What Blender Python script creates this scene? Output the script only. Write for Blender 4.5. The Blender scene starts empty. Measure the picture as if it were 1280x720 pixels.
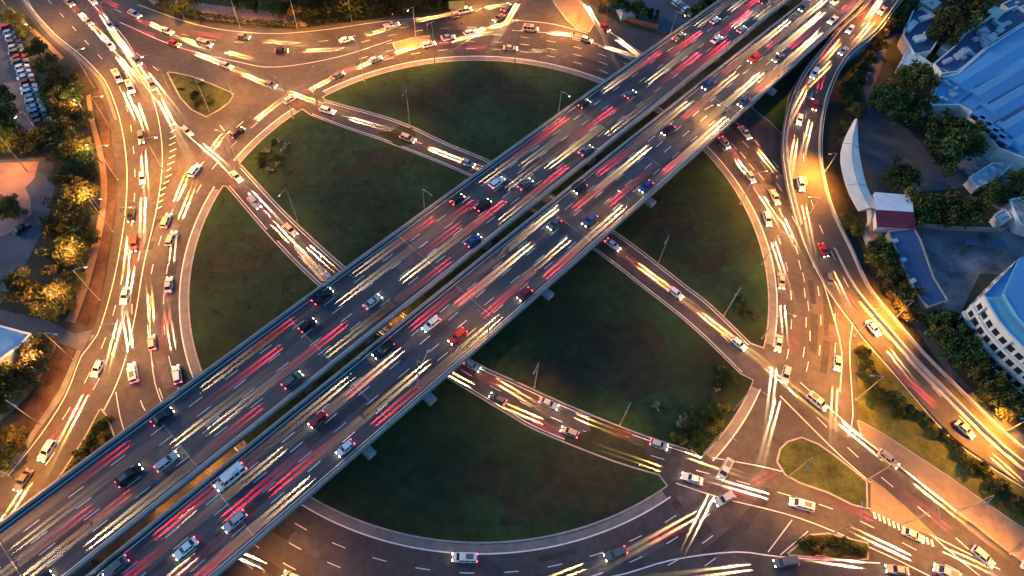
import bpy, bmesh, math, random
from mathutils import Vector, Matrix
random.seed(11)
R_ = math.radians
scene = bpy.context.scene
col = scene.collection
pi = math.pi

# ------------------------------------------------------------------ camera model (photo pixel -> world point)
H = 147.5; F = 853.0; DEP = R_(57.3); ROLL = R_(5)
cr, sr = math.cos(ROLL), math.sin(ROLL)
def W(px, py, z=0.0):
    x, y = px - 640.0, 360.0 - py
    x, y = cr*x - sr*y, sr*x + cr*y
    dy = F*math.cos(DEP) + y*math.sin(DEP); dz = -F*math.sin(DEP) + y*math.cos(DEP)
    t = (z - H)/dz
    return Vector((x*t, dy*t, z))
def WL(pts, z=0.0): return [W(p[0], p[1], z) for p in pts]
RC = Vector((-8.09, 106.5, 0)); RR = 75.0          # roundabout centre and grass radius

cam = bpy.data.cameras.new('camera'); co = bpy.data.objects.new('camera', cam); col.objects.link(co)
Rv, Uv, Fv = Vector((1,0,0)), Vector((0, math.sin(DEP), math.cos(DEP))), Vector((0, math.cos(DEP), -math.sin(DEP)))
cx = cr*Rv + sr*Uv; cy = -sr*Rv + cr*Uv
m = Matrix.Identity(4)
for i in range(3):
    m[i][0], m[i][1], m[i][2] = cx[i], cy[i], -Fv[i]
m[2][3] = H
co.matrix_world = m
cam.sensor_width = 36; cam.lens = 36*F/1280; cam.clip_end = 6000; cam.clip_start = 1
scene.camera = co

# ------------------------------------------------------------------ materials
MATS = {}
def mat(name, c, rough=.8, var=.25, scale=1.0, metal=0, emit=None, es=0, c2=None, detail=6, bump=0, stretch=None, rand=0, spec=.3):
    if name in MATS: return MATS[name]
    M = bpy.data.materials.new(name); M.use_nodes = True; MATS[name] = M
    nt = M.node_tree; b = nt.nodes['Principled BSDF']
    b.inputs['Roughness'].default_value = rough; b.inputs['Metallic'].default_value = metal
    b.inputs['Specular IOR Level'].default_value = spec
    tc = nt.nodes.new('ShaderNodeTexCoord'); src = tc.outputs['Object']
    if stretch:
        mp = nt.nodes.new('ShaderNodeMapping'); mp.inputs['Rotation'].default_value = (0,0,-stretch[0]); mp.inputs['Scale'].default_value = stretch[1]
        mp.vector_type = 'TEXTURE'
        mp.inputs['Rotation'].default_value = (0,0,stretch[0])
        nt.links.new(src, mp.inputs[0]); src = mp.outputs[0]
    n = nt.nodes.new('ShaderNodeTexNoise'); n.inputs['Scale'].default_value = scale; n.inputs['Detail'].default_value = detail; n.inputs['Roughness'].default_value = .62
    nt.links.new(src, n.inputs['Vector'])
    rp = nt.nodes.new('ShaderNodeValToRGB'); rp.color_ramp.elements[0].position = .33; rp.color_ramp.elements[1].position = .68
    a = c if c2 is None else c2
    rp.color_ramp.elements[0].color = (a[0]*(1-var), a[1]*(1-var), a[2]*(1-var), 1)
    rp.color_ramp.elements[1].color = (c[0]*(1+var), c[1]*(1+var), c[2]*(1+var), 1)
    nt.links.new(n.outputs['Fac'], rp.inputs[0]); out = rp.outputs[0]
    # fine grain
    n2 = nt.nodes.new('ShaderNodeTexNoise'); n2.inputs['Scale'].default_value = scale*9; n2.inputs['Detail'].default_value = 3
    nt.links.new(tc.outputs['Object'], n2.inputs['Vector'])
    mx = nt.nodes.new('ShaderNodeMix'); mx.data_type = 'RGBA'; mx.blend_type = 'OVERLAY'; mx.inputs[0].default_value = min(1, var*1.2)
    nt.links.new(out, mx.inputs[6]); nt.links.new(n2.outputs['Fac'], mx.inputs[7]); out = mx.outputs[2]
    if rand:
        oi = nt.nodes.new('ShaderNodeObjectInfo'); hs = nt.nodes.new('ShaderNodeHueSaturation')
        mr = nt.nodes.new('ShaderNodeMapRange'); mr.inputs[3].default_value = 1-rand; mr.inputs[4].default_value = 1+rand
        mh = nt.nodes.new('ShaderNodeMapRange'); mh.inputs[3].default_value = .5-rand*.09; mh.inputs[4].default_value = .5+rand*.07
        nt.links.new(oi.outputs['Random'], mr.inputs[0]); nt.links.new(mr.outputs[0], hs.inputs['Value'])
        nt.links.new(oi.outputs['Random'], mh.inputs[0]); nt.links.new(mh.outputs[0], hs.inputs['Hue'])
        nt.links.new(out, hs.inputs['Color']); out = hs.outputs[0]
    nt.links.new(out, b.inputs['Base Color'])
    if bump:
        bp = nt.nodes.new('ShaderNodeBump'); bp.inputs['Strength'].default_value = bump; bp.inputs['Distance'].default_value = .3
        nt.links.new(n2.outputs['Fac'], bp.inputs['Height']); nt.links.new(bp.outputs[0], b.inputs['Normal'])
    if emit:
        b.inputs['Emission Color'].default_value = (*emit, 1); b.inputs['Emission Strength'].default_value = es
        M.cycles.emission_sampling = 'NONE'
    return M
DK = R_(50.4)
ASPH = mat('asphalt', (.060,.057,.056), .82, .33, .07, detail=12)
DECKA = mat('deck_asphalt', (.050,.055,.064), .7, .4, .5, stretch=(DK,(14,1,1)), detail=8)
RAMPA = mat('ramp_asphalt', (.055,.052,.05), .82, .22, .12)
CONC = mat('concrete', (.30,.29,.27), .85, .2, .35)
CONCD = mat('weathered_concrete', (.19,.185,.175), .9, .25, .3)
SHOULD = mat('concrete_shoulder', (.16,.16,.15), .9, .2, .4)
PAINT = mat('road_paint', (.72,.71,.67), .7, .12, .8)
GRASS = mat('mown_grass', (.0165,.043,.013), .95, .42, .045, c2=(.0165,.026,.0105), bump=.3, detail=10)
VERGE = mat('verge_grass', (.055,.072,.018), .95, .35, .22, c2=(.032,.036,.012), bump=.3)
BANKG = mat('bank_grass', (.10,.11,.018), .95, .3, .2, c2=(.06,.065,.014), bump=.3)
EARTH = mat('red_earth', (.085,.05,.036), .95, .3, .18, c2=(.05,.03,.024), bump=.3)
SOIL = mat('scrub_soil', (.05,.045,.028), .95, .35, .06, c2=(.032,.034,.017), bump=.2, detail=10)
PATH = mat('path_paving', (.26,.17,.11), .9, .2, .5)
BRICKP = mat('pink_paving', (.30,.19,.15), .9, .18, .3)
BLUEASPH = mat('service_asphalt', (.075,.085,.11), .85, .2, .12)
DARKA = mat('dark_strip_asphalt', (.02,.02,.022), .9, .2, .3)
TAN = mat('paved_verge', (.22,.17,.11), .9, .15, .5)
LEAF = mat('leaf_mixed', (.115,.105,.03), .85, .35, .6, c2=(.06,.06,.02), rand=.4, spec=.15)
LEAFD = mat('leaf_dark', (.06,.09,.025), .85, .35, .6, c2=(.03,.045,.015), rand=.35, spec=.15)
LEAFY = mat('leaf_olive', (.15,.135,.03), .85, .35, .7, c2=(.08,.07,.018), rand=.25, spec=.15)
LEAFW = mat('leaf_pale_flower', (.34,.33,.22), .85, .3, 1.5, c2=(.05,.06,.02), rand=.2)
CYPL = mat('leaf_cypress', (.05,.055,.02), .9, .35, .6, c2=(.022,.03,.012), rand=.3, spec=.1)
BARK = mat('bark', (.13,.095,.07), .9, .25, 2)
BLUER = mat('blue_roof', (.09,.27,.48), .5, .12, .08, stretch=(R_(35),(6,1,1)))
BLUED = mat('dark_blue_roof', (.045,.085,.17), .6, .2, .12)
TEAL = mat('teal_glass', (.16,.42,.50), .25, .12, .3)
WHITEW = mat('white_wall', (.68,.67,.62), .75, .12, .25)
CREAM = mat('cream_roof', (.70,.66,.55), .7, .1, .3)
REDR = mat('red_roof', (.22,.03,.045), .7, .2, .3)
SALM = mat('salmon_tiles', (.50,.20,.13), .8, .2, .5)
GREYW = mat('pale_rubble', (.34,.33,.33), .95, .45, .35, c2=(.10,.10,.11), detail=10)
WIN = mat('dark_window', (.02,.025,.035), .15, .1, 1)
METAL = mat('galvanised_metal', (.36,.36,.35), .5, .1, 1, metal=.6)
GLASS = mat('car_glass', (.012,.014,.018), .1, .05, 1, spec=.5)
TYRE = mat('tyre', (.018,.018,.018), .9, .1, 1)
HEADE = mat('headlamp_glow', (.9,.85,.7), .3, .02, 1, emit=(1,.80,.45), es=14)
TAILE = mat('tail_lamp_glow', (.5,.02,.02), .3, .02, 1, emit=(1,.03,.05), es=7)
LAMPE = mat('street_lamp_glow', (.9,.7,.4), .3, .02, 1, emit=(1,.62,.22), es=30)
SIGNB = mat('sign_back', (.5,.42,.14), .6, .1, 1)
HVAC = mat('plant_machinery', (.40,.43,.47), .6, .2, .6)
CARC = {'white': (.72,.72,.70), 'silver': (.40,.41,.42), 'black': (.014,.014,.016), 'grey': (.12,.125,.13), 'red': (.34,.02,.022), 'blue': (.03,.07,.24), 'beige': (.42,.36,.27)}
CARM = {k: mat(k + '_car_paint', v, .28, .03, 1, spec=.5) for k, v in CARC.items()}

# ------------------------------------------------------------------ object helpers
def link(name, me, m, parent=None):
    o = bpy.data.objects.new(name, me); col.objects.link(o)
    if m and not me.materials: me.materials.append(m)
    if parent: o.parent = parent
    return o
def tag(o, label=None, cat=None, group=None, kind=None):
    if label: o['label'] = label
    if cat: o['category'] = cat
    if group: o['group'] = group
    if kind: o['kind'] = kind
    return o
def empty(name, loc=(0,0,0), rz=0):
    o = bpy.data.objects.new(name, None); col.objects.link(o); o.location = loc; o.rotation_euler = (0,0,rz)
    o.empty_display_size = .5
    return o
def copy_tree(o, parent=None):
    c = o.copy(); col.objects.link(c)
    if parent:
        c.parent = parent
    for ch in o.children: copy_tree(ch, c)
    return c
class MB:
    def __init__(s): s.v = []; s.f = []
    def quad(s, a, b, c, d):
        i = len(s.v); s.v += [tuple(a), tuple(b), tuple(c), tuple(d)]; s.f.append((i,i+1,i+2,i+3))
    def tri(s, a, b, c):
        i = len(s.v); s.v += [tuple(a), tuple(b), tuple(c)]; s.f.append((i,i+1,i+2))
    def box(s, c, sz, rz=0):
        ca, sa = math.cos(rz), math.sin(rz); i = len(s.v)
        for dx,dy,dz in ((-1,-1,-1),(1,-1,-1),(1,1,-1),(-1,1,-1),(-1,-1,1),(1,-1,1),(1,1,1),(-1,1,1)):
            x, y, z = dx*sz[0]/2, dy*sz[1]/2, dz*sz[2]/2
            s.v.append((c[0]+ca*x-sa*y, c[1]+sa*x+ca*y, c[2]+z))
        for f in ((0,3,2,1),(4,5,6,7),(0,1,5,4),(1,2,6,5),(2,3,7,6),(3,0,4,7)): s.f.append(tuple(i+k for k in f))
    def poly(s, pts, z0, z1, top=True, sides=True, bottom=False):
        """prism from outline (world xy); triangulated cap"""
        from mathutils.geometry import tessellate_polygon
        area = sum(pts[k][0]*pts[(k+1)%len(pts)][1]-pts[(k+1)%len(pts)][0]*pts[k][1] for k in range(len(pts)))
        if area < 0: pts = pts[::-1]
        n = len(pts); i = len(s.v)
        zt = (lambda p: z1) if not callable(z1) else z1
        s.v += [(p[0], p[1], zt(p)) for p in pts]
        if top:
            for t in tessellate_polygon([[Vector((p[0], p[1], 0)) for p in pts]]):
                a, b, c = [Vector(pts[k][:2]) for k in t]
                if (b-a).cross(c-a) < 0: t = t[::-1]
                s.f.append(tuple(i+k for k in t))
        if sides:
            j = len(s.v); s.v += [(p[0], p[1], z0) for p in pts]
            for k in range(n):
                k2 = (k+1) % n; s.f.append((j+k, j+k2, i+k2, i+k))
    def tube(s, pts, rad, n=6, cap=True):
        pts = [Vector(p) for p in pts]; rads = rad if isinstance(rad, (list, tuple)) else [rad]*len(pts)
        base = len(s.v)
        for k, p in enumerate(pts):
            d = (pts[min(k+1,len(pts)-1)] - pts[max(k-1,0)]).normalized()
            a = d.orthogonal().normalized() if abs(d.z) < .9 else Vector((1,0,0)); a = (a - d*a.dot(d)).normalized(); b = d.cross(a)
            for q in range(n):
                t = 2*pi*q/n; s.v.append(tuple(p + (a*math.cos(t) + b*math.sin(t))*rads[k]))
        for k in range(len(pts)-1):
            for q in range(n):
                q2 = (q+1) % n; o = base + k*n
                s.f.append((o+q, o+q2, o+n+q2, o+n+q))
        if cap:
            s.f.append(tuple(base + q for q in range(n))[::-1]); s.f.append(tuple(base + (len(pts)-1)*n + q for q in range(n)))
    def strip(s, A, B):
        """ribbon between two point rows"""
        i = len(s.v)
        for a, b in zip(A, B): s.v += [tuple(a), tuple(b)]
        for k in range(len(A)-1):
            s.f.append((i+2*k, i+2*k+1, i+2*k+3, i+2*k+2))
    def wall(s, P, w, h, side=0, z0=None):
        """solid wall of section w x h along points P (bottom at point z); side shifts it"""
        L, Rr = offset(P, side + w/2), offset(P, side - w/2)
        i = len(s.v); up = Vector((0,0,h))
        for a, b in zip(L, Rr): s.v += [tuple(a), tuple(b), tuple(b+up), tuple(a+up)]
        for k in range(len(P)-1):
            o = i + 4*k
            for q in range(4):
                q2 = (q+1) % 4; s.f.append((o+q, o+4+q, o+4+q2, o+q2))
        s.f.append((i,i+1,i+2,i+3)); e = i + 4*(len(P)-1); s.f.append((e+3,e+2,e+1,e))
    def build(s, name, m, parent=None, bevel=0, smooth=False):
        me = bpy.data.meshes.new(name); me.from_pydata(s.v, [], s.f); me.update()
        bm = bmesh.new(); bm.from_mesh(me)
        if bevel:
            bmesh.ops.remove_doubles(bm, verts=bm.verts, dist=1e-4)
            bmesh.ops.bevel(bm, geom=[e for e in bm.edges if e.is_manifold and e.calc_face_angle(0) > .5], offset=bevel, segments=2, affect='EDGES', clamp_overlap=True)
        bmesh.ops.recalc_face_normals(bm, faces=bm.faces)
        bm.to_mesh(me); bm.free()
        if smooth:
            for p in me.polygons: p.use_smooth = True
        return link(name, me, m, parent)
def offset(P, d):
    """offset polyline to its left by d in xy"""
    out = []
    for k, p in enumerate(P):
        t = (P[min(k+1,len(P)-1)] - P[max(k-1,0)]); n = Vector((-t.y, t.x, 0)).normalized()
        out.append(p + n*d)
    return out
def smooth(P, step=3.0):
    """Catmull-Rom through P, resampled"""
    P = [Vector(p) for p in P]; Q = [P[0]*2 - P[1]] + P + [P[-1]*2 - P[-2]]; out = []
    for k in range(1, len(Q)-2):
        a, b, c, d = Q[k-1:k+3]; n = max(2, int((c-b).length/step))
        for q in range(n):
            t = q/n
            out.append(.5*((2*b) + (c-a)*t + (2*a-5*b+4*c-d)*t*t + (3*b-a-3*c+d)*t**3))
    out.append(P[-1]); return out
def arc(r, a0, a1, n=60, z=0.0):
    return [Vector((RC.x + r*math.cos(a0+(a1-a0)*k/n), RC.y + r*math.sin(a0+(a1-a0)*k/n), z)) for k in range(n+1)]
def lens(P): return sum((b-a).length for a, b in zip(P, P[1:]))
def at(P, s):
    for a, b in zip(P, P[1:]):
        l = (b-a).length
        if s <= l: return a + (b-a)*(s/max(l,1e-6)), (b-a).normalized()
        s -= l
    return P[-1].copy(), (P[-1]-P[-2]).normalized()
def resample(P, step):
    n = max(1, int(lens(P)/step)); L = lens(P)
    return [at(P, L*k/n)[0] for k in range(n+1)]
def ang(p): return math.atan2(p.y-RC.y, p.x-RC.x)

# ------------------------------------------------------------------ ground and at-grade roads
g = MB(); g.quad((-2500,-1500,-.02),(2500,-1500,-.02),(2500,3500,-.02),(-2500,3500,-.02))
tag(g.build('ground', SOIL), kind='structure')

outer = [(-20,-50),(120,-50),(170,0),(200,18),(250,27),(320,36),(370,38),(420,30),(482,22),(560,14),(580,9),(600,-10),(620,-50),(700,-50),(735,0),(757,20),(780,33),(830,45),(880,30),(1000,60),(1010,150),(1040,300),(1090,400),(1130,440),(1210,535),(1290,590),(1340,640),(1340,800),(-80,800),(-70,640),(0,595),(22,570),(42,540),(75,490),(95,440),(112,418),(120,405),(130,360),(142,290),(147,250),(147,215),(140,180),(137,150),(122,107),(110,92),(85,70),(55,45),(32,15),(20,0)]
rd = MB(); rd.poly(WL(outer), 0, .04, sides=False)
tag(rd.build('road', ASPH), kind='structure')

def island(name, pts_world, m=GRASS, h=.16, kerb=.35, kerbm=CONC, kind='structure'):
    """kerb ring and a planted top, standing proud of the road"""
    b = MB(); b.poly(pts_world, .0, h); o = b.build(name, m); tag(o, kind='structure')
    if kerb:
        P = [Vector((p[0], p[1], 0)) for p in pts_world]; P.append(P[0].copy()); P.append(P[1].copy())
        area = sum(P[k].x*P[k+1].y-P[k+1].x*P[k].y for k in range(len(P)-2))
        kb = MB(); kb.wall(P[:-1], kerb, h+.03, side=(-kerb*.5 if area > 0 else kerb*.5))
        tag(kb.build('kerb', kerbm), kind='structure')
    return o
# the two roads crossing the roundabout (edges traced, smoothed)
A_up = smooth(WL([(407,125),(495,150),(560,179),(617,203),(690,243),(770,290),(862,360),(890,382),(952,442)]))
A_lo = smooth(WL([(375,140),(440,164),(487,180),(587,221),(660,262),(744,315),(800,358),(865,410),(937,480)]))
B_up = smooth(WL([(303,207),(360,268),(431,333),(505,392),(592,451),(640,474),(715,508),(800,542),(884,569)]))
B_lo = smooth(WL([(283,234),(340,300),(400,360),(480,425),(565,477),(640,522),(672,540),(765,577),(842,600)]))
def ring_to(P):   # move ends of an edge onto the grass circle
    P = [p.copy() for p in P]
    while len(P) > 3 and (P[0]-RC).length > RR-.5: P.pop(0)
    while len(P) > 3 and (P[-1]-RC).length > RR-.5: P.pop()
    return P
A_up, A_lo, B_up, B_lo = [ring_to(e) for e in (A_up, A_lo, B_up, B_lo)]
def arcpts(a, b, cw):
    a0, a1 = ang(a), ang(b)
    if cw:
        while a1 > a0: a1 -= 2*pi
    else:
        while a1 < a0: a1 += 2*pi
    n = max(6, int(abs(a1-a0)/.03)); return arc(RR, a0, a1, n)
north = A_up + arcpts(A_up[-1], A_up[0], False)
middle = B_up + arcpts(B_up[-1], A_lo[-1], False) + A_lo[::-1] + arcpts(A_lo[0], B_up[0], False)
south = B_lo + arcpts(B_lo[-1], B_lo[0], True)
for nm, P in (('lawn', north), ('lawn', middle), ('lawn', south)): island(nm, P)

# ring shoulder
def annulus(name, r0, r1, a0, a1, z, m):
    n = max(8, int(abs(a1-a0)/.02)); b = MB(); b.strip(arc(r1,a0,a1,n,z), arc(r0,a0,a1,n,z)); return b.build(name, m)
for a0, a1 in ((ang(A_up[-1])+.02, ang(A_up[0])-.02), (ang(A_lo[0])+.02, ang(B_up[0])-.01+0), (ang(B_lo[0])+.02, ang(B_lo[-1])-.02+2*pi), (ang(B_up[-1])+.02, ang(A_lo[-1])-.02)):
    if a1 < a0: a1 += 2*pi
    tag(annulus('ring_shoulder', RR+.02, RR+2.2, a0, a1, .046, SHOULD), kind='structure')

# other islands
def px_island(pts, m, **k): return island(k.pop('name','verge'), WL(pts), m, **k)
px_island([(210,91),(219,92),(238,96),(262,105),(292,118),(286,128),(274,137),(258,146),(240,137),(226,122)], VERGE)
px_island([(972,577),(976,562),(985,553),(1002,548),(1022,556),(1045,572),(1070,592),(1082,602),(1083,635),(1065,630),(1035,615),(1000,603),(982,593)], VERGE)
px_island([(985,693),(998,682),(1010,670),(1035,668),(1084,680),(1084,698),(1060,700)], VERGE)
px_island([(692,2),(706,-14),(722,0),(736,18),(742,30),(736,40),(722,37),(708,24)], TAN)
px_island([(492,55),(515,48),(537,45),(540,54),(520,60),(497,65)], TAN)
px_island([(1088,598),(1105,610),(1135,636),(1172,672),(1130,658),(1088,640)], TAN, name='paved_gore', kerb=0, h=.06)
px_island([(126,512),(132,520),(141,542),(146,560),(100,610),(50,655),(30,655),(80,590),(107,548)], VERGE)
px_island([(955,115),(1012,72),(985,120),(977,168),(962,152),(940,135)], GRASS)
# slope between right-hand road and the long ramp: paved strip, grass, hedge bed
px_island([(1072,428),(1083,427),(1115,464),(1185,545),(1232,580),(1300,626),(1300,672),(1270,655),(1180,592),(1100,540),(1072,525)], BANKG, name='bank', kerb=0)
px_island([(1072,526),(1100,541),(1180,593),(1270,656),(1300,673),(1300,715),(1262,690),(1160,610),(1078,548)], TAN, name='paved_bank', kerb=.25, h=.2)

# west side: earth bank, orange foot path, frontage slab
def band(name, L, Rr, m, z, kind='structure'):
    b = MB(); n = 60
    A, B = smooth(WL(L), 4), smooth(WL(Rr), 4)
    LA, LB = lens(A), lens(B)
    b.strip([at(A, LA*k/n)[0]+Vector((0,0,z)) for k in range(n+1)], [at(B, LB*k/n)[0]+Vector((0,0,z)) for k in range(n+1)])
    return tag(b.build(name, m), kind=kind)
band('earth_bank', [(118,118),(122,150),(128,185),(130,230),(126,290),(116,350),(100,400)], [(124,112),(136,152),(138,182),(145,216),(145,250),(139,290),(128,360),(110,412)], EARTH, .03)
band('earth_bank', [(72,432),(50,478),(25,520),(-20,575)], [(93,438),(73,490),(40,540),(-2,594)], EARTH, .03)
band('foot_path', [(108,120),(112,150),(120,185),(126,225),(124,265),(114,310),(100,360),(82,402)], [(113,118),(118,150),(127,183),(134,225),(132,265),(124,310),(110,360),(94,404)], PATH, .05)
band('foot_path', [(62,428),(45,456),(20,490),(-10,520)], [(72,430),(55,465),(32,498),(-4,530)], PATH, .05)
band('foot_path', [(8,12),(30,32),(55,55),(75,75)], [(12,8),(36,30),(60,52),(80,72)], PATH, .05)
band('road_shoulder', [(26,0),(62,45),(92,70),(116,92),(128,108),(143,150)], [(32,0),(68,43),(97,68),(121,92),(132,107),(147,150)], SHOULD, .05)
band('road_shoulder', [(-4,594),(22,566),(42,536),(75,486),(97,436),(116,418)], [(4,597),(28,572),(47,540),(81,492),(101,440),(118,420)], SHOULD, .052)
b = MB(); b.poly(WL([(-30,380),(20,392),(62,402),(95,418),(118,412),(104,440),(70,428),(40,420),(-30,415)]), 0, .25); tag(b.build('access_slab', BLUEASPH), kind='structure')
b = MB(); b.poly(WL([(-60,20),(10,30),(30,75),(52,150),(55,165),(36,168),(-60,170)]), 0, .03, sides=False); tag(b.build('parking_lot', BLUEASPH), kind='structure')
b = MB(); b.poly(WL([(-60,204),(66,196),(68,235),(60,275),(52,292),(28,338),(5,375),(-60,470)]), 0, .03, sides=False); tag(b.build('service_road', BLUEASPH), kind='structure')
b = MB(); b.poly(WL([(-60,206),(48,202),(44,222),(32,236),(38,248),(40,268),(26,282),(10,293),(-60,320)]), 0, .1); tag(b.build('plaza', BRICKP), kind='structure')
b = MB(); b.poly(WL([(28,100),(38,110),(50,160),(22,166),(2,105)]), 0, .06); tag(b.build('pavement', BRICKP), kind='structure')
# north side
b = MB(); b.poly(WL([(170,-12),(215,-4),(262,6),(330,13),(388,26),(384,33),(320,31),(255,24),(200,12)]), 0, .06); tag(b.build('plaza', BRICKP), kind='structure')
b = MB(); b.poly(WL([(742,-20),(930,-20),(880,26),(830,42),(785,28),(760,10)]), 0, .03, sides=False); tag(b.build('parking_lot', BLUEASPH), kind='structure')
# east side: lanes and courts of the town
b = MB(); b.poly(WL([(1126,20),(1135,30),(1110,60),(1092,110),(1100,140),(1135,160),(1160,190),(1190,208),(1220,215),(1220,232),(1175,238),(1140,240),(1095,242),(1072,205),(1070,160),(1085,140),(1078,105),(1100,50)]), 0, .03, sides=False); tag(b.build('service_lane', BLUEASPH), kind='structure')
b = MB(); b.poly(WL([(1070,152),(1090,148),(1120,160),(1148,180),(1170,238),(1092,246),(1074,205)]), 0, .05); tag(b.build('courtyard', mat('court_paving', (.11,.085,.08), .9, .2, .3)), kind='structure')
b = MB(); b.poly(WL([(1145,284),(1250,284),(1290,300),(1290,345),(1225,342),(1200,392),(1172,392),(1150,372),(1120,300)]), 0, .03, sides=False); tag(b.build('yard', mat('yard_surface', (.17,.18,.20), .9, .35, .15, c2=(.09,.095,.11))), kind='structure')
b = MB(); b.poly(WL([(1158,138),(1172,128),(1212,138),(1232,160),(1246,192),(1280,200),(1300,240),(1300,300),(1252,284),(1246,262),(1222,235),(1205,214),(1190,208),(1160,180)]), 0, .035, sides=False); tag(b.build('rubble_ground', GREYW), kind='structure')
b = MB(); b.poly(WL([(1140,404),(1152,398),(1166,420),(1190,460),(1230,505),(1300,560),(1300,575),(1225,515),(1175,455)]), 0, .03, sides=False); tag(b.build('pavement', BLUEASPH), kind='structure')

# ------------------------------------------------------------------ overpass decks
ZD = 7.5
ux, uy = math.cos(DK), math.sin(DK); U2 = Vector((ux, uy, 0)); N2 = Vector((-uy, ux, 0))
import itertools
def fitq(pts, z=ZD):
    """least-squares quadratic offset n(s)"""
    P = [W(x, y, z) for x, y in pts]; S = [p.dot(U2)/200 for p in P]; Nn = [p.dot(N2) for p in P]
    M = [[sum(s**(i+j) for s in S) for j in range(3)] for i in range(3)]; V = [sum(n*s**i for n, s in zip(Nn, S)) for i in range(3)]
    c = Matrix(M).inverted() @ Vector(V); return lambda s: c[0] + c[1]*(s/200) + c[2]*(s/200)**2
e1 = fitq([(3,652),(160,541),(320,417),(431,335),(532,264),(652,178),(790,79),(900,0)])
e2 = fitq([(85,720),(235,605),(305,547),(465,420),(538,358),(640,278),(745,195),(915,57),(987,0)])
e3 = fitq([(110,722),(207,645),(295,568),(405,477),(548,365),(640,290),(795,173),(960,36),(1012,-4)])
e4 = fitq([(276,716),(316,682),(480,541),(630,405),(715,332),(768,287),(888,178),(1030,49),(1083,-2)])
S0, S1, DS = -130, 560, 6.0
def dpt(el, er, s, t, z=ZD): n = el(s) + (er(s)-el(s))*t; return U2*s + N2*n + Vector((0,0,z))
def dline(el, er, t, z=ZD, s0=S0, s1=S1, ds=DS): return [dpt(el, er, s0 + (s1-s0)*k/int((s1-s0)/ds), t, z) for k in range(int((s1-s0)/ds)+1)]
DECKS = []
def proj_s(px, py, z): return W(px, py, z).dot(U2)
caps = [proj_s(812,252,5), proj_s(690,372,5), proj_s(462,566,5), proj_s(560,475,5)-6, proj_s(905,165,5)+26, proj_s(905,165,5)+70, proj_s(300,690,5)-22]
for nm, el, er, lab in (('left', e1, e2, 'left hand elevated motorway deck running diagonally over the roundabout, nearest the left edge'),
                        ('right', e3, e4, 'right hand elevated motorway deck over the roundabout, carrying the white minibus')):
    root = empty('overpass', dpt(el, er, 250, .5, 0)); tag(root, lab, 'overpass', 'overpass decks')
    off = -root.location
    def sh(P): return [p + off for p in P]
    Lp, Rp = dline(el, er, 0), dline(el, er, 1)
    b = MB(); up = Vector((0,0,-.006)); dn = Vector((0,0,-1.9))
    i = 0; LA, RA = sh(Lp), sh(Rp); inn = [a + (c-a)*.16 for a, c in zip(LA, RA)]; inn2 = [a + (c-a)*.84 for a, c in zip(LA, RA)]
    b.strip([p+up for p in LA], [p+up for p in RA])
    fas = Vector((0,0,-.7))
    b.strip([p+fas for p in LA], [p+up for p in LA]); b.strip([p+up for p in RA], [p+fas for p in RA])
    b.strip([p+dn for p in inn], [p+fas for p in LA]); b.strip([p+fas for p in RA], [p+dn for p in inn2]); b.strip([p+dn for p in inn2], [p+dn for p in inn])
    b.build('deck', CONCD, root)
    b = MB(); w = .45
    b.strip(sh(offset(Lp, -w)), sh(offset(Rp, w))); b.build('road_surface', DECKA, root)
    for P, sd in ((Lp, -.2), (Rp, .2)):
        b = MB(); b.wall(sh(P), .38, .9, side=sd); b.build('parapet', CONC, root)
    # parapet rail
    for P, sd in ((Lp, -.2), (Rp, .2)):
        b = MB(); b.wall(sh([p + Vector((0,0,1.12)) for p in P]), .07, .07, side=sd)
        for p in resample(offset(P, sd), 6): q = p + off; b.box((q.x, q.y, q.z+1.0), (.07,.07,.24), DK)
        b.build('handrail', METAL, root)
    # lane paint
    b = MB(); z = Vector((0,0,.012))
    for P, sd in ((Lp, -1.1), (Rp, 1.1)):
        b.strip([p+z for p in sh(offset(P, sd+.09))], [p+z for p in sh(offset(P, sd-.09))])
    for t in (.245, .415, .585, .755):
        for k in range(int((S1-S0)/9)):
            s = S0 + k*9 + 2
            P = [dpt(el, er, s, t), dpt(el, er, s+3.2, t)]
            b.strip([p+z for p in sh(offset(P, .08))], [p+z for p in sh(offset(P, -.08))])
    b.build('lane_paint', PAINT, root)
    b = MB()
    for s in range(-110, 520, 34):
        b = MB(); a, c = dpt(el, er, s, .03), dpt(el, er, s, .97); d = U2*.11
        b.quad(a-d+off+z*.6, a+d+off+z*.6, c+d+off+z*.6, c-d+off+z*.6)
        b.build('expansion_joint', CONCD, root)
    for s in caps:
        a, c = dpt(el, er, s, .02, 0)+off, dpt(el, er, s, 1.0 if nm == 'left' else 1.09, 0)+off
        mid = (a+c)/2; wdt = (c-a).length; rz = math.atan2((c-a).y, (c-a).x)
        b = MB(); b.box((mid.x, mid.y, ZD-1.9-.65), (wdt, 2.2, 1.3), rz); pc = b.build('pier_cap', CONC, root, bevel=.12)
        for t in (.25, .75):
            q = a + (c-a)*t; b = MB(); b.tube([(q.x,q.y,0),(q.x,q.y,ZD-3.15)], .75, 14); b.build('pier', CONC, pc)
    DECKS.append((root, el, er))
# bare soil strip with litter below the slot between the decks
b = MB(); Lq, Rq = dline(e2, e3, -.9, .0), dline(e2, e3, 1.9, .0)

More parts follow.
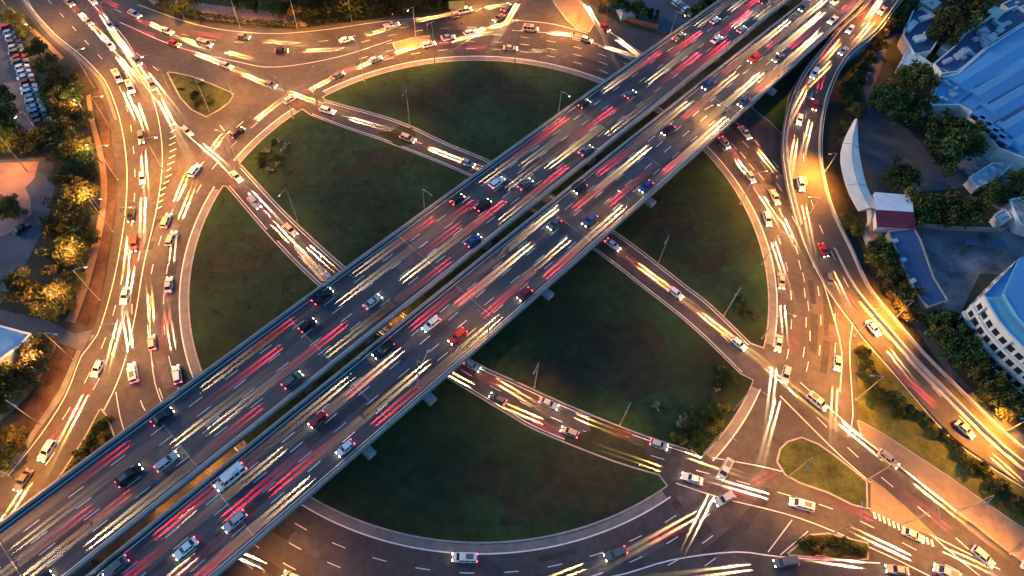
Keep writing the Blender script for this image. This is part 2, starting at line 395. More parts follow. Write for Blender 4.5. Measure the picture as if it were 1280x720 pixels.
# ------------------------------------------------------------------ long ramp on the right
RL = [((1120,-60),(1180,-60),ZD),((1088,0),(1125,0),ZD),((1052,35),(1094,40),7.3),((1024,70),(1062,66),6.8),((1004,97),(1043,96),6.1),((989,135),(1030,135),5),((982,180),(1025,180),3.9),((986,220),(1028,218),3),((996,265),(1040,262),2.1),((1013,315),(1064,312),1.3),((1036,360),(1086,360),.7),((1065,400),(1119,401),.35),((1084,425),(1140,426),.25),((1115,460),(1170,458),.25),((1185,540),(1251,538),.25),((1232,576),(1290,570),.25),((1310,625),(1370,625),.25)]
rl = smooth([W(*a, z) for a, c, z in RL], 4); n_ = 110
rr = smooth([W(*c, z) for a, c, z in RL], 4)
rl = [at(rl, lens(rl)*k/n_)[0] for k in range(n_+1)]; rr = [at(rr, lens(rr)*k/n_)[0] for k in range(n_+1)]
for a, c in zip(rl, rr): c.z = a.z
ramp = empty('ramp', (rr[60].x, rr[60].y, 0)); tag(ramp, 'long curved slip ramp with walled sides descending along the right of the roundabout', 'ramp')
ro = -ramp.location
b = MB(); b.strip([p+ro for p in rl], [p+ro for p in rr]); b.build('road_surface', RAMPA, ramp)
b = MB()
b.strip([Vector((p.x,p.y,0))+ro for p in rl], [p+ro-Vector((0,0,.01)) for p in rl]); b.strip([p+ro-Vector((0,0,.01)) for p in rr], [Vector((p.x,p.y,0))+ro for p in rr])
b.build('retaining_wall', CONCD, ramp)
b = MB(); b.wall([p+ro for p in rr], .4, .85, side=-.21); b.build('parapet', CONC, ramp)
b = MB(); b.wall([p+ro for p in rl[:70]], .35, .7, side=.18); b.build('parapet', CONC, ramp)
b = MB(); z = Vector((0,0,.012))
for P, sd in ((rl, -.7), (rr, .7)): b.strip([p+ro+z for p in offset(P, sd+.08)], [p+ro+z for p in offset(P, sd-.08)])
cl = [(a+c)/2 for a, c in zip(rl, rr)]; Lc = lens(cl); s = 4
while s < Lc-5:
    P = [at(cl, s)[0], at(cl, s+1.5)[0], at(cl, s+3)[0]]; b.strip([p+ro+z for p in offset(P, .07)], [p+ro+z for p in offset(P, -.07)]); s += 8.5
b.build('lane_paint', PAINT, ramp)
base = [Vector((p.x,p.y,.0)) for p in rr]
def ramp_offset(d):
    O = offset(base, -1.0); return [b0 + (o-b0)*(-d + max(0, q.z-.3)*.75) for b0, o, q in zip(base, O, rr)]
b = MB(); b.strip([p+Vector((0,0,.03)) for p in offset(base, .1)], [p+Vector((0,0,.03)) for p in ramp_offset(-3.2)])  # dark strip along the ramp foot, wider where the ramp is higher
tag(b.build('dark_strip', DARKA), kind='structure')
b = MB(); b.wall(resample(ramp_offset(-3.6), 4), .5, 1.3); b.wall(resample(ramp_offset(-4.7), 4), .9, .5)
tag(b.build('boundary_wall', CONC), 'pale curved concrete boundary wall following the outer side of the long ramp', 'wall')

# ------------------------------------------------------------------ road paint at grade
b = MB(); zp = .058
def line(P, w, z=zp):
    P = [Vector((p.x,p.y,z)) for p in P]; b.strip(offset(P, w/2), offset(P, -w/2))
def dashes(P, w=.15, on=3, gap=6, z=zp, s0=0):
    L = lens(P); s = s0
    while s + on < L:
        line([at(P, s)[0], at(P, s+on/2)[0], at(P, s+on)[0]], w, z); s += on+gap
for a0, a1 in ((ang(A_up[-1])+.015, ang(A_up[0])-.02), (ang(A_lo[0])+.02, ang(B_up[0])-.01), (ang(B_lo[0])+.01, ang(B_lo[-1])-.01+2*pi), (ang(B_up[-1])+.02, ang(A_lo[-1])-.015)):
    if a1 < a0: a1 += 2*pi
    line(arc(RR+2.35, a0, a1, 80), .28)
for k, (a0, a1) in itertools.product((1,2,3,4), ((R_(-128),R_(-48)), (R_(-20),R_(42)), (R_(58),R_(128)), (R_(150),R_(218)))):
    if k > 2 and a0 > R_(100): continue
    dashes(arc(RR+2.35+3.7*k, a0, a1, 90), .17, 3, 6, s0=k*2.3)
for P in (A_up, A_lo, B_up, B_lo):
    sd = -1 if P in (A_up, B_up) else 1
    line(offset(P, sd*.9), .18)
dashes([(p+q)/2 for p, q in zip(resample(A_up, 4), [at(A_lo, lens(A_lo)*k/int(lens(A_up)/4))[0] for k in range(int(lens(A_up)/4)+1)])], .15, 3, 5)
dashes([(p+q)/2 for p, q in zip(resample(B_up, 4), [at(B_lo, lens(B_lo)*k/int(lens(B_up)/4))[0] for k in range(int(lens(B_up)/4)+1)])], .15, 3, 5)
def pl(pts, w=.2): line(smooth(WL(pts), 3), w)
def pd(pts, w=.16, **k): dashes(smooth(WL(pts), 3), w, **k)
# west road
pl([(30,0),(68,42),(100,68),(124,92),(136,110),(150,150),(158,200),(158,250),(152,300),(140,360),(122,418),(102,445),(82,495),(50,545),(10,595)])
pd([(60,0),(110,55),(140,90),(160,140),(168,200),(168,250),(162,300),(150,360),(133,420),(105,480),(65,545),(20,610)])
pl([(110,0),(150,40),(172,75),(190,120),(200,160),(203,205),(196,260),(180,330),(168,400),(150,470),(120,530),(80,590),(30,640)])
pd([(85,0),(130,50),(156,90),(174,140),(183,200),(183,255),(176,310),(162,370),(145,430),(115,490),(72,560),(25,625)])
pl([(145,490),(150,520),(158,545),(168,560)]); pl([(188,370),(188,430),(194,480),(205,510)])
pd([(165,380),(166,430),(172,490),(185,520)])
# north roads
pl([(172,6),(250,32),(330,42),(400,38),(470,28),(560,18),(590,8)])
pd([(120,0),(180,28),(250,48),(330,54),(400,52),(470,40),(540,28),(600,12),(625,-15)])
pl([(150,28),(220,58),(300,78),(345,84),(420,72),(490,50)]); pl([(640,38),(690,42),(740,53),(790,75)]); pl([(640,25),(690,30),(735,42)]); pl([(725,0),(752,32),(805,68)])
pd([(150,50),(200,90),(250,130),(295,180)]); pl([(165,85),(215,150),(270,200),(290,222)])
# south-east roads
pl([(1000,478),(1078,546),(1160,610),(1262,690),(1300,720)]); pl([(975,495),(1040,560),(1082,598),(1130,640),(1200,700),(1225,720)])
pl([(890,572),(960,585),(1010,600),(1085,635),(1170,672),(1250,712)]); pl([(845,604),(900,622),(1000,648),(1100,690),(1170,724)])
pd([(870,588),(960,612),(1050,640),(1150,690),(1215,722)]); pd([(985,485),(1060,560),(1120,612),(1180,660),(1250,722)])
pl([(990,270),(1020,330),(1040,390),(1052,440),(1050,490)]); pl([(1066,402),(1062,440),(1066,520),(1060,545)]); pd([(925,190),(965,240),(995,310),(1010,380),(1012,440),(1004,480)])
pl([(960,690),(990,650)]); pl([(975,694),(1010,664)]); pl([(640,735),(760,722),(840,700),(920,690),(975,696),(1100,704)],.25)
for k in range(13):   # ladder hatch beside the gore
    x = 1092 + k*6.0; y = 640 + k*2.9
    P = [W(x, y), W(x+2.2, y+8.5)]; line(P, .5, .075)
for k in range(14):   # hatched gore beside the west road
    y = 158 + k*8; x = 212 - max(0, k-5)*2.1
    P = [W(x+random.uniform(-1,1), y), W(x+random.uniform(6,9), y-4)]; line(P, .3)
tag(b.build('road_markings', PAINT), kind='structure')

PATCH = mat('patched_asphalt', (.038,.037,.038), .85, .3, .4); PATCH2 = mat('worn_asphalt', (.085,.082,.08), .9, .3, .4)
rnd = random.Random(21)
for k in range(70):
    a = rnd.choice(((R_(-125),R_(-45)),(R_(-20),R_(40)),(R_(60),R_(125)),(R_(150),R_(215)))); th = rnd.uniform(*a); r0 = RR+3+rnd.choice((0,3.7,7.4,11.1))+rnd.uniform(0,.8); w_ = rnd.uniform(1.2,3); l_ = rnd.uniform(3,14)/r0
    n = 6; b = MB(); zz = .043 + k*.0002; b.strip(arc(r0+w_, th, th+l_, n, zz), arc(r0, th, th+l_, n, zz)); tag(b.build('road_patch', rnd.choice((PATCH, PATCH, PATCH2))), kind='structure')
for _root, el, er in DECKS:
    for k in range(34):
        s_ = rnd.uniform(-60, 460); t0 = rnd.choice((.09,.26,.43,.6,.77)); t1 = t0 + rnd.uniform(.06,.14); l_ = rnd.uniform(4,22)
        b = MB(); q = [dpt(el, er, s_, t0), dpt(el, er, s_+l_, t0), dpt(el, er, s_+l_, t1), dpt(el, er, s_, t1)]; b.quad(*[p + Vector((0,0,.002+k*.00025)) - _root.location for p in q])
        b.build('asphalt_patch', rnd.choice((PATCH, PATCH, PATCH2)), _root)
BARE = mat('bare_soil', (.025,.027,.013), .95, .3, .3, c2=(.018,.027,.011))
for kq, (x, y, r) in enumerate(((470,200,5),(430,215,3),(500,170,3),(560,110,4),(640,120,5),(330,300,3),(290,330,4),(760,560,6),(720,600,7),(660,630,5),(780,450,8),(740,430,5),(840,280,5),(880,330,4),(800,420,4),(600,600,4),(690,470,5))):
    p = W(x, y, 0); b = MB(); n = 22; ph = rnd.random()*6
    b.poly([(p.x + r*1.6*math.cos(t)*(1+.3*math.sin(3*t+ph)+.2*math.sin(7*t)+rnd.uniform(-.1,.1)), p.y + r*math.sin(t)*(1+.3*math.sin(2*t+ph)+rnd.uniform(-.12,.12))) for t in (2*pi*k/n for k in range(n))], .1, .166 + kq*.002, sides=False)
    tag(b.build('bare_patch', BARE), kind='structure')
# ------------------------------------------------------------------ vehicles
def frustum(mb, x0, x1, w0, z0, X0, X1, w1, z1):
    v = [Vector(p) for p in ((x0,-w0,z0),(x1,-w0,z0),(x1,w0,z0),(x0,w0,z0),(X0,-w1,z1),(X1,-w1,z1),(X1,w1,z1),(X0,w1,z1))]
    i = len(mb.v); mb.v += [tuple(p) for p in v]
    for f in ((0,3,2,1),(4,5,6,7),(0,1,5,4),(1,2,6,5),(2,3,7,6),(3,0,4,7)): mb.f.append(tuple(i+k for k in f))
    return v
def side_panes(mb, v, ins=.1, out=.015, faces=((0,1,5,4),(1,2,6,5),(2,3,7,6),(3,0,4,7)), splits=2):
    for q, f in enumerate(faces):
        a, b_, c, d = [v[k] for k in f]; n = (b_-a).cross(d-a).normalized()
        nn = splits if q % 2 == 0 else 1
        for k in range(nn):
            u0, u1 = (k + ins*.8)/nn, (k+1 - ins*.8)/nn
            if nn == 1: u0, u1 = ins*.6, 1-ins*.6
            def pt(u, w): return (a+(b_-a)*u)*(1-w) + (d+(c-d)*u)*w + n*out
            mb.quad(pt(u0,ins), pt(u1,ins), pt(u1,1-ins), pt(u0,1-ins))
SPEC = {  # length, width, sill, shoulder, roof, greenhouse bottom x0,x1, top x0,x1, nose drop
 'hatchback': (4.0,1.72,.28,.88,1.46,-1.9,.95,-1.55,.25),
 'saloon':    (4.6,1.78,.28,.86,1.42,-1.75,1.05,-1.05,.25),
 'estate car':(4.7,1.84,.34,1.02,1.68,-2.2,1.1,-1.95,.35),
 'van':       (5.1,1.92,.34,1.15,2.05,-2.48,1.75,-2.4,.95),
 'pickup':    (5.2,1.84,.42,1.0,1.72,-.65,1.15,-.4,.45),
 'minibus':   (6.5,2.15,.4,1.3,2.6,-3.15,2.3,-3.0,1.5),
 'bus':       (11.5,2.5,.42,1.5,3.1,-5.7,5.7,-5.65,5.5)}
def make_vehicle(kind, colour, lit=True):
    L, Wd, zs, sh_, zr, gx0, gx1, tx0, tx1 = SPEC[kind]; w = Wd/2; hl = L/2
    root = empty(kind.replace(' ', '_')); pm = CARM[colour]
    mb = MB()
    # lower body loft: stations (x, half width, bottom, top)
    nose = sh_ - (.16 if kind not in ('bus','minibus','van') else .05)
    st = [(-hl, w*.9, zs+.1, sh_-.08), (-hl+.25, w*.98, zs, sh_), (gx0 if kind != 'pickup' else -.7, w, zs, sh_), (gx1, w, zs, sh_), (hl-.45, w*.97, zs, nose), (hl, w*.82, zs+.1, nose-.12)]
    if st[2][0] <= st[1][0]: st.pop(2)
    if st[-3][0] >= st[-2][0]: st.pop(-3)
    i = len(mb.v)
    for x, hw, z0, z1 in st: mb.v += [(x,-hw,z0),(x,hw,z0),(x,hw*1.0,z0+(z1-z0)*.65),(x,hw*.93,z1),(x,-hw*.93,z1),(x,-hw,z0+(z1-z0)*.65)]
    for k in range(len(st)-1):
        o = i + 6*k
        for q in range(6): mb.f.append((o+q, o+6+q, o+6+(q+1)%6, o+(q+1)%6))
    mb.f.append(tuple(range(i, i+6))); e = i + 6*(len(st)-1); mb.f.append(tuple(range(e+5, e-1, -1)))
    wt = w*.93; wr = w*(.74 if kind in ('hatchback','saloon','estate car','pickup') else .84)
    v = frustum(mb, gx0, gx1, wt*.97, sh_-.03, tx0, tx1, wr, zr)
    if kind == 'pickup':
        mb.box((-1.7, w*.93, sh_+.12), (1.7,.1,.3)); mb.box((-1.7,-w*.93,sh_+.12), (1.7,.1,.3)); mb.box((-2.52,0,sh_+.12), (.1,w*1.8,.3))
    body = mb.build('body', pm, root, bevel=.05)
    g = MB(); side_panes(g, v, .1 if kind != 'bus' else .16, .016, splits={'bus':7,'minibus':4,'van':3}.get(kind, 2))
    g.build('window', GLASS, root)
    if kind in ('bus','minibus'):
        q = MB(); q.box((tx0*.35, 0, zr+.09), (L*.22, wr*1.1, .2)); q.build('roof_unit', pm, root, bevel=.05)
    if kind in ('van',):
        q = MB(); q.box((-1.0, 0, zr+.03), (1.5, wr*1.3, .06)); q.build('roof_vent', CARM['grey'], root)
    for sx in (-hl+L*.19, hl-L*.19):
        for sy in (-1, 1):
            q = MB(); r = .31 if L < 6 else .42; q.tube([(sx, sy*(w-.2), r), (sx, sy*(w+.012), r)], r, 12); q.build('wheel', TYRE, root)
    for sy in (-1, 1):
        q = MB(); q.box((hl-.06, sy*w*.62, nose-.22), (.2, w*.34, .17)); q.build('headlight', HEADE if lit else PAINT, root)
        q = MB(); q.box((-hl+.03, sy*w*.74, sh_-.16), (.14, w*.3, .2)); q.build('tail_light', TAILE if lit else TAILOFF, root)
    for sy in (-1, 1):
        q = MB(); q.box((gx1-.35, sy*(w+.06), sh_+.08), (.1,.16,.12)); q.build('mirror', pm, root)
    return root
TAILOFF = mat('tail_lamp_unlit', (.25,.01,.012), .3, .02, 1)
PROTO = {}
def vehicle(kind, colour, lit=True):
    k = (kind, colour, lit)
    if k not in PROTO: PROTO[k] = make_vehicle(kind, colour, lit); PROTO[k]['fresh'] = 1; o = PROTO[k]
    if PROTO[k].get('fresh'):
        del PROTO[k]['fresh']; return PROTO[k]
    return copy_tree(PROTO[k])
BEAMS = {}
def beam_data(power, warm, size=24, red=False):
    k = (round(power), warm, size, red)
    if k not in BEAMS:
        l = bpy.data.lights.new('tail_glow' if red else 'headlight_beam', 'SPOT'); l.energy = power; l.spot_size = R_(size); l.spot_blend = .75; l.shadow_soft_size = .06
        l.color = (1,.03,.06) if red else {'w': (1,.62,.29), 'y': (1,.53,.11), 'o': (1,.39,.06), 'c': (.85,.88,1)}[warm]
        BEAMS[k] = l
    return BEAMS[k]
def add_beam(root, L, power, warm, pitch=6.5, size=24, red=False, z=.36):
    sgn = -1 if red else 1
    for y in ((-.55, .55) if red else (-.58, .58)):
        o = bpy.data.objects.new('tail_glow' if red else 'headlight_beam', beam_data(power, warm, size, red)); col.objects.link(o); o.parent = root
        o.location = (sgn*(L/2+.15), y, z)
        d = Vector((sgn*math.cos(R_(pitch)), 0, -math.sin(R_(pitch)))); o.rotation_euler = d.to_track_quat('-Z', 'Y').to_euler()
ORD = ['first','second','third','fourth','fifth','sixth','seventh','eighth','ninth','tenth','eleventh','twelfth','thirteenth','fourteenth','fifteenth','sixteenth','seventeenth','eighteenth','nineteenth','twentieth','twenty-first','twenty-second','twenty-third','twenty-fourth','twenty-fifth','twenty-sixth','twenty-seventh','twenty-eighth','twenty-ninth','thirtieth','thirty-first','thirty-second','thirty-third','thirty-fourth','thirty-fifth','thirty-sixth']
PLACED = []
def free(p, r=6.2):
    return all(abs(p.z-q.z) > 2.5 or (p-q).length > r for q in PLACED)
def heading(root, p, d):
    root.location = p; root.rotation_euler = d.to_track_quat('X', 'Z').to_euler()
DARKC = ['grey','black','silver','grey','black','blue','white','silver','red','white']
KCOL = ['white','white','silver','silver','beige','grey','white','silver','silver','black','white','red','beige','beige']
def place(kind, colour, p, d, label, group, power=0, warm='w', red=0, pitch=2.9, size=24, r=6.2):
    PLACED.append(p.copy())
    o = vehicle(kind, colour, 'parked' not in label); heading(o, p, d)
    tag(o, label, {'estate car':'car','hatchback':'car','saloon':'car'}.get(kind, kind), group)
    L = SPEC[kind][0]
    if power: add_beam(o, L, power*BEAM*(.42 if p.z > 6 else 1.25 if pitch < 2 else .9), warm, pitch, 3.6)
    if red: add_beam(o, L, red*RED, 'w', 2.3, 4.0, True)
    return o
NCAR = [0]; BEAM = 6.5; RED = 26.0
def stream(name, P, spacing, z=None, start=0, end_word='start', power=6e4, warm='y', red=0, jit=.35, lat=.25, pitch=6.5, size=22, first=None, rednth=1):
    L = lens(P); s = start; n = 0; rows = []
    while s < L:
        p, d = at(P, s)
        if z is not None: p.z = z
        if free(p) :
            kind = random.choices(['hatchback','saloon','estate car','van','pickup'], [5,5,4,1.3,1])[0]
            ahead = at(P, min(L, s+26))[1]; straight = d.dot(ahead) > math.cos(R_(3.5)) and s + 22 < L
            rows.append((1.75 if straight else 2.9, kind, random.choice(DARKC if P[0].z > 6 and P[-1].z > 6 else KCOL), p + Vector((-d.y,d.x,0))*random.uniform(-lat,lat), d)); PLACED.append(p.copy())
        s += spacing*random.uniform(1-jit, 1+jit)
    for k, (pit, kind, c, p, d) in enumerate(rows):
        PLACED.append(p.copy())
        pw = power*random.uniform(.7,1.3)
        pw = round(pw/ (power*.2))*power*.2 if power else 0
        place(kind, c, p, d, f'{c} {kind}, {ORD[min(k,35)]} from {end_word} {name}'.replace('estate car', 'estate'), 'moving traffic', pw, warm, red if (k % rednth == 0) else 0, pit, size); NCAR[0] += 1
# hero vehicles first
p = W(290,598,ZD+.02); d = -U2
place('minibus', 'white', p, d, 'long white minibus alone near the lower end of the right motorway deck', 'buses and vans', 3e4, 'w')
p = W(581,698,.05); d = W(560,696,0) - W(600,697,0); d.normalize()
place('van', 'white', p, d, 'small white panel van beside the lawn at the bottom of the roundabout', 'buses and vans', 0)
p = W(168,468,.05); d = (W(160,420,0)-W(176,520,0)).normalized()
place('van', 'white', p, d, 'white van with strong beams on the western roundabout lanes just above the left deck', 'buses and vans', 5e5, 'w')
p = W(1000,632,.05); d = (W(900,603,0)-W(1010,635,0)).normalized()
place('van', 'white', p, d, 'white van with strong beams between two grass islands at the bottom right', 'buses and vans', 5e5, 'w')
p = W(905,588,.05); d = (W(885,625,0)-W(922,552,0)).normalized()
place('van', 'silver', p, d, 'silver van with strong beams crossing the junction at lower right of the roundabout lawn', 'buses and vans', 5e5, 'w')

DL = (.155,.33,.5,.67,.845)
DN = ('lane by the left parapet', 'second lane', 'middle lane', 'fourth lane from left', 'lane by the right parapet')
for k, t in enumerate(DL):
    P = dline(e1, e2, t, ZD+.02, -70, 500, 4)
    stream(f'of the left deck, {DN[k]}', P, (50,58,48,42,60)[k], start=(8,20,3,15,30)[k], end_word='lower end', power=(1.1e5,.9e5,1.5e5,1.6e5,1.0e5)[k], warm='w', red=5e3, lat=.4)
for k, t in enumerate(DL):
    P = dline(e3, e4, t, ZD+.02, -70, 500, 4)[::-1]
    stream(f'of the right deck, {DN[k]}', P, (54,46,42,48,62)[k], start=(12,4,18,8,28)[k], end_word='upper end', power=(.9e5,1.4e5,1.4e5,1.1e5,.9e5)[k], warm='w', red=6.5e3, lat=.4)
G = lambda pts: smooth(WL(pts, .05), 4)
WJ = 1
west = [(88,5),(125,42),(150,78),(168,120),(177,160),(180,210),(177,260),(170,310),(160,360),(142,420),(115,478),(75,545),(38,600),(5,640)]
stream('of the west slip road, inner lane', G(west), 17, end_word='north end', power=4.5e5, warm='y')
stream('of the west slip road, outer lane', G([(x-10+(y>400)*2, y+2) for x, y in west]), 22, start=4, end_word='north end', power=4.0e5, warm='y')
stream('of the road from the top left corner', G([(118,2),(150,50),(185,95),(210,140),(240,170),(285,205)]), 19, end_word='north end', power=2.2e5, warm='y')
stream('of the north west diagonal road', G([(148,22),(185,42),(222,57),(270,78),(320,100),(352,112)]), 19, end_word='north end', power=2.2e5, warm='y')
stream('of the northern road, southern lane', G([(120,-6),(165,18),(210,40),(260,58),(320,66),(380,63),(430,52),(485,35),(540,24),(590,14)]), 20, end_word='west end', power=1.8e5, warm='y')
stream('of the northern road, kerb lane', G([(200,30),(260,42),(330,50),(400,46),(470,34)]), 38, end_word='west end', power=.6e5, warm='o', red=5e3)
stream('of the outer roundabout lane, west to north', G([(190,430),(188,385),(193,330),(212,272),(245,215),(300,165),(360,128),(430,92),(500,66),(545,55),(605,36),(640,2)]), 19, end_word='bridge', power=2.2e5, warm='y')
stream('of the second roundabout lane, north west', G([(215,300),(235,255),(275,205),(325,160),(385,115),(440,82),(490,62)]), 28, end_word='west', power=1.8e5, warm='o')
stream('of the inner western roundabout lane', G([(222,470),(214,420),(211,380),(216,330),(230,280)]), 28, end_word='bridge', power=.8e5, warm='w')
stream('of the northern roundabout lane', G([(560,48),(640,38),(690,42),(745,55),(785,77)]), 24, end_word='west', power=1.5e5, warm='w')
stream('of the inner northern roundabout lane', G([(600,60),(660,64),(710,78),(760,97)]), 44, start=10, end_word='west', power=.4e5, warm='w', red=6e3)
stream('of the road from the top right junction', G([(726,-8),(745,25),(768,46),(803,68)]), 19, end_word='north', power=2.0e5, warm='w')
stream('of the north road leaving the picture', G([(655,-10),(640,12),(610,32)]), 20, end_word='north', power=2.0e5, warm='y')
stream('of the upper crossing road west of the bridges', G([(410,140),(460,155),(530,182),(600,213)]), 22, end_word='west', power=1.6e5, warm='w')
stream('of the upper crossing road east of the bridges', G([(765,308),(850,372),(925,433),(965,463),(1010,495),(1080,553),(1180,632),(1260,694),(1300,724)]), 26, end_word='west', power=1.7e5, warm='y')
stream('of the lower crossing road northern lane, west side', G([(296,222),(350,278),(425,343)]), 20, end_word='west', power=1.7e5, warm='w')
stream('of the lower crossing road southern lane, west side', G([(308,245),(360,300),(412,350)]), 26, start=4, end_word='west', power=1.3e5, warm='w')
stream('of the lower crossing road northern lane, east side', G([(590,459),(640,487),(740,528),(850,567),(930,590),(1010,612),(1090,648),(1180,688),(1255,722)]), 22, end_word='bridge', power=1.8e5, warm='y')
stream('of the lower crossing road southern lane, east side', G([(1180,718),(1090,676),(1010,645),(900,612),(800,577),(700,535),(640,510),(585,478)]), 24, end_word='bottom right', power=1.8e5, warm='y')
stream('of the eastern roundabout lane', G([(905,180),(938,225),(962,285),(974,345),(975,410),(964,470),(950,505)]), 22, end_word='north', power=1.3e5, warm='w')
stream('of the second eastern roundabout lane', G([(915,172),(955,222),(982,285),(993,350),(992,420),(975,490),(940,555)]), 26, end_word='north', power=1.4e5, warm='w')
stream('of the east feeder road', G([(930,168),(972,220),(1005,275),(1030,335),(1045,400),(1046,460),(1036,520),(1020,560)]), 24, end_word='north', power=1.2e5, warm='o', red=6e3)
c1 = [a + (c-a)*.30 + Vector((0,0,.02)) for a, c in zip(rl, rr)]; c2 = [a + (c-a)*.72 + Vector((0,0,.02)) for a, c in zip(rl, rr)]
stream('of the long ramp, inner lane', c1, 28, start=8, end_word='top', power=1.1e5, warm='o', red=5e3)
stream('of the long ramp, outer lane', c2, 28, start=14, end_word='top', power=1.1e5, warm='o')
stream('of the southern roundabout lane', G([(905,625),(860,650),(800,682),(735,706),(680,722)]), 26, end_word='east', power=1.2e5, warm='y')
stream('of the south eastern slip road', G([(1100,604),(1150,638),(1200,676),(1245,714)]), 24, end_word='west', power=1.5e5, warm='y')
stream('of the bottom right edge road', G([(1120,714),(1060,706),(990,702),(930,712),(900,722)]), 20, end_word='east', power=2e5, warm='w')
stream('of the road below the bridges', G([(370,724),(330,706),(300,690)]), 19, end_word='east', power=2.2e5, warm='y')
# parked cars in the lot at top left
rows = [((6,22),(50,150)), ((14,16),(60,150))]
n = 0
for k in range(20):
    t = k/19; x, y = 12 + 40*t, 36 + 118*t
    if k in (13,): pass
    kind = random.choice(['hatchback','saloon','estate car']); c = random.choice(['white','white','silver','white','red','grey'])
    a = W(x, y, .05); d = (W(x+10, y-3, 0)-W(x, y, 0)).normalized()
    place(kind, c, a, d, f'{c} {kind} parked in the car park at top left, {ORD[k]} from the top', 'parked cars in the car park'); n += 1
for k in range(5):
    x, y = 46 + 6.2*k, 159 - 1.4*k; a = W(x, y, .05); d = (W(x+1, y+8, 0)-W(x, y, 0)).normalized()
    if free(a, 2.4): place('hatchback', 'white', a, d, f'white hatchback parked along the lower edge of the car park, {ORD[k]} from the left', 'parked cars in the car park')
a = W(29,287,.05); place('saloon', 'black', a, (W(38,281,0)-W(20,293,0)).normalized(), 'black saloon parked beside the pink plaza at far left', 'parked cars by the plaza')
for k in range(6):
    x, y = 845 + 4*k, 4 + 3.0*k; a = W(x, y, .05); c = ['white','silver','grey','white','black','white'][k]
    place('hatchback', c, a, (W(x+7, y-4, 0)-W(x, y, 0)).normalized(), f'{c} hatchback parked in the northern car park, {ORD[k]} from the top', 'parked cars in the northern car park')

# ------------------------------------------------------------------ street lamps
def lamp_proto(h, arm):
    root = empty('street_lamp'); b = MB(); b.tube([(0,0,0),(0,0,h*.6),(0,0,h)], [.14,.1,.075], 8); b.box((0,0,.15),(.4,.4,.3)); b.build('pole', METAL, root)
    b = MB(); b.tube([(0,0,h-.05),(arm*.5,0,h+.35),(arm,0,h+.45)], [.07,.06,.05], 6); b.build('arm', METAL, root)
    b = MB(); b.box((arm+.3,0,h+.44),(.95,.36,.16)); hd = b.build('lamp_head', METAL, root, bevel=.04)
    b = MB(); b.box((arm+.3,0,h+.345),(.7,.26,.04)); b.build('lamp_glass', LAMPE, hd)
    return root
LP = {}
def slight(power, c):
    l = bpy.data.lights.new('street_light', 'SPOT'); l.energy = power; l.spot_size = R_(132); l.spot_blend = .6; l.color = c; l.shadow_soft_size = .3; return l
NAL = [0]
def street_lamp(base, target, h, arm, power, c, label):
    k = (h, arm)
    if k not in LP: LP[k] = lamp_proto(h, arm); o = LP[k]
    else: o = copy_tree(LP[k])
    d = target - base; o.location = base; o.rotation_euler = (0,0,math.atan2(d.y, d.x)); tag(o, label, 'street lamp', 'street lamps')
    if power:
        l = bpy.data.objects.new('street_light', slight(power*LK, c)); col.objects.link(l); l.parent = o; l.location = (arm+.3,0,h+.3); l.rotation_euler = (0,-R_(24),0)
    return o
SOD = (1,.335,.03); WARM = (1,.39,.075); LK = .125; WHT = (1,.72,.45)
k = 0
for s, pw in ((70,1.2e4),(122,6e3),(176,4e3),(228,2e4),(262,4e4),(310,1e4),(352,5e4),(405,1.1e5),(455,1.1e5)):
    base = dpt(e1, e2, s, .005, ZD); street_lamp(base, base - N2, 9, 2.8, pw*.8, WARM, f'street lamp on the left motorway deck, {ORD[k]} from its lower end along the outer parapet'); k += 1
k = 0
for s, pw in ((55,6e3),(105,5e3),(150,2.2e4),(182,4e4),(240,8e3),(290,8e3),(338,5e4),(378,1.6e5),(420,1.6e5),(470,1.2e5)):
    base = dpt(e3, e4, s, .995, ZD); street_lamp(base, base + N2, 9, 2.8, pw, WARM if pw < 5e4 else SOD, f'street lamp on the right motorway deck, {ORD[k]} from its lower end along the outer parapet'); k += 1
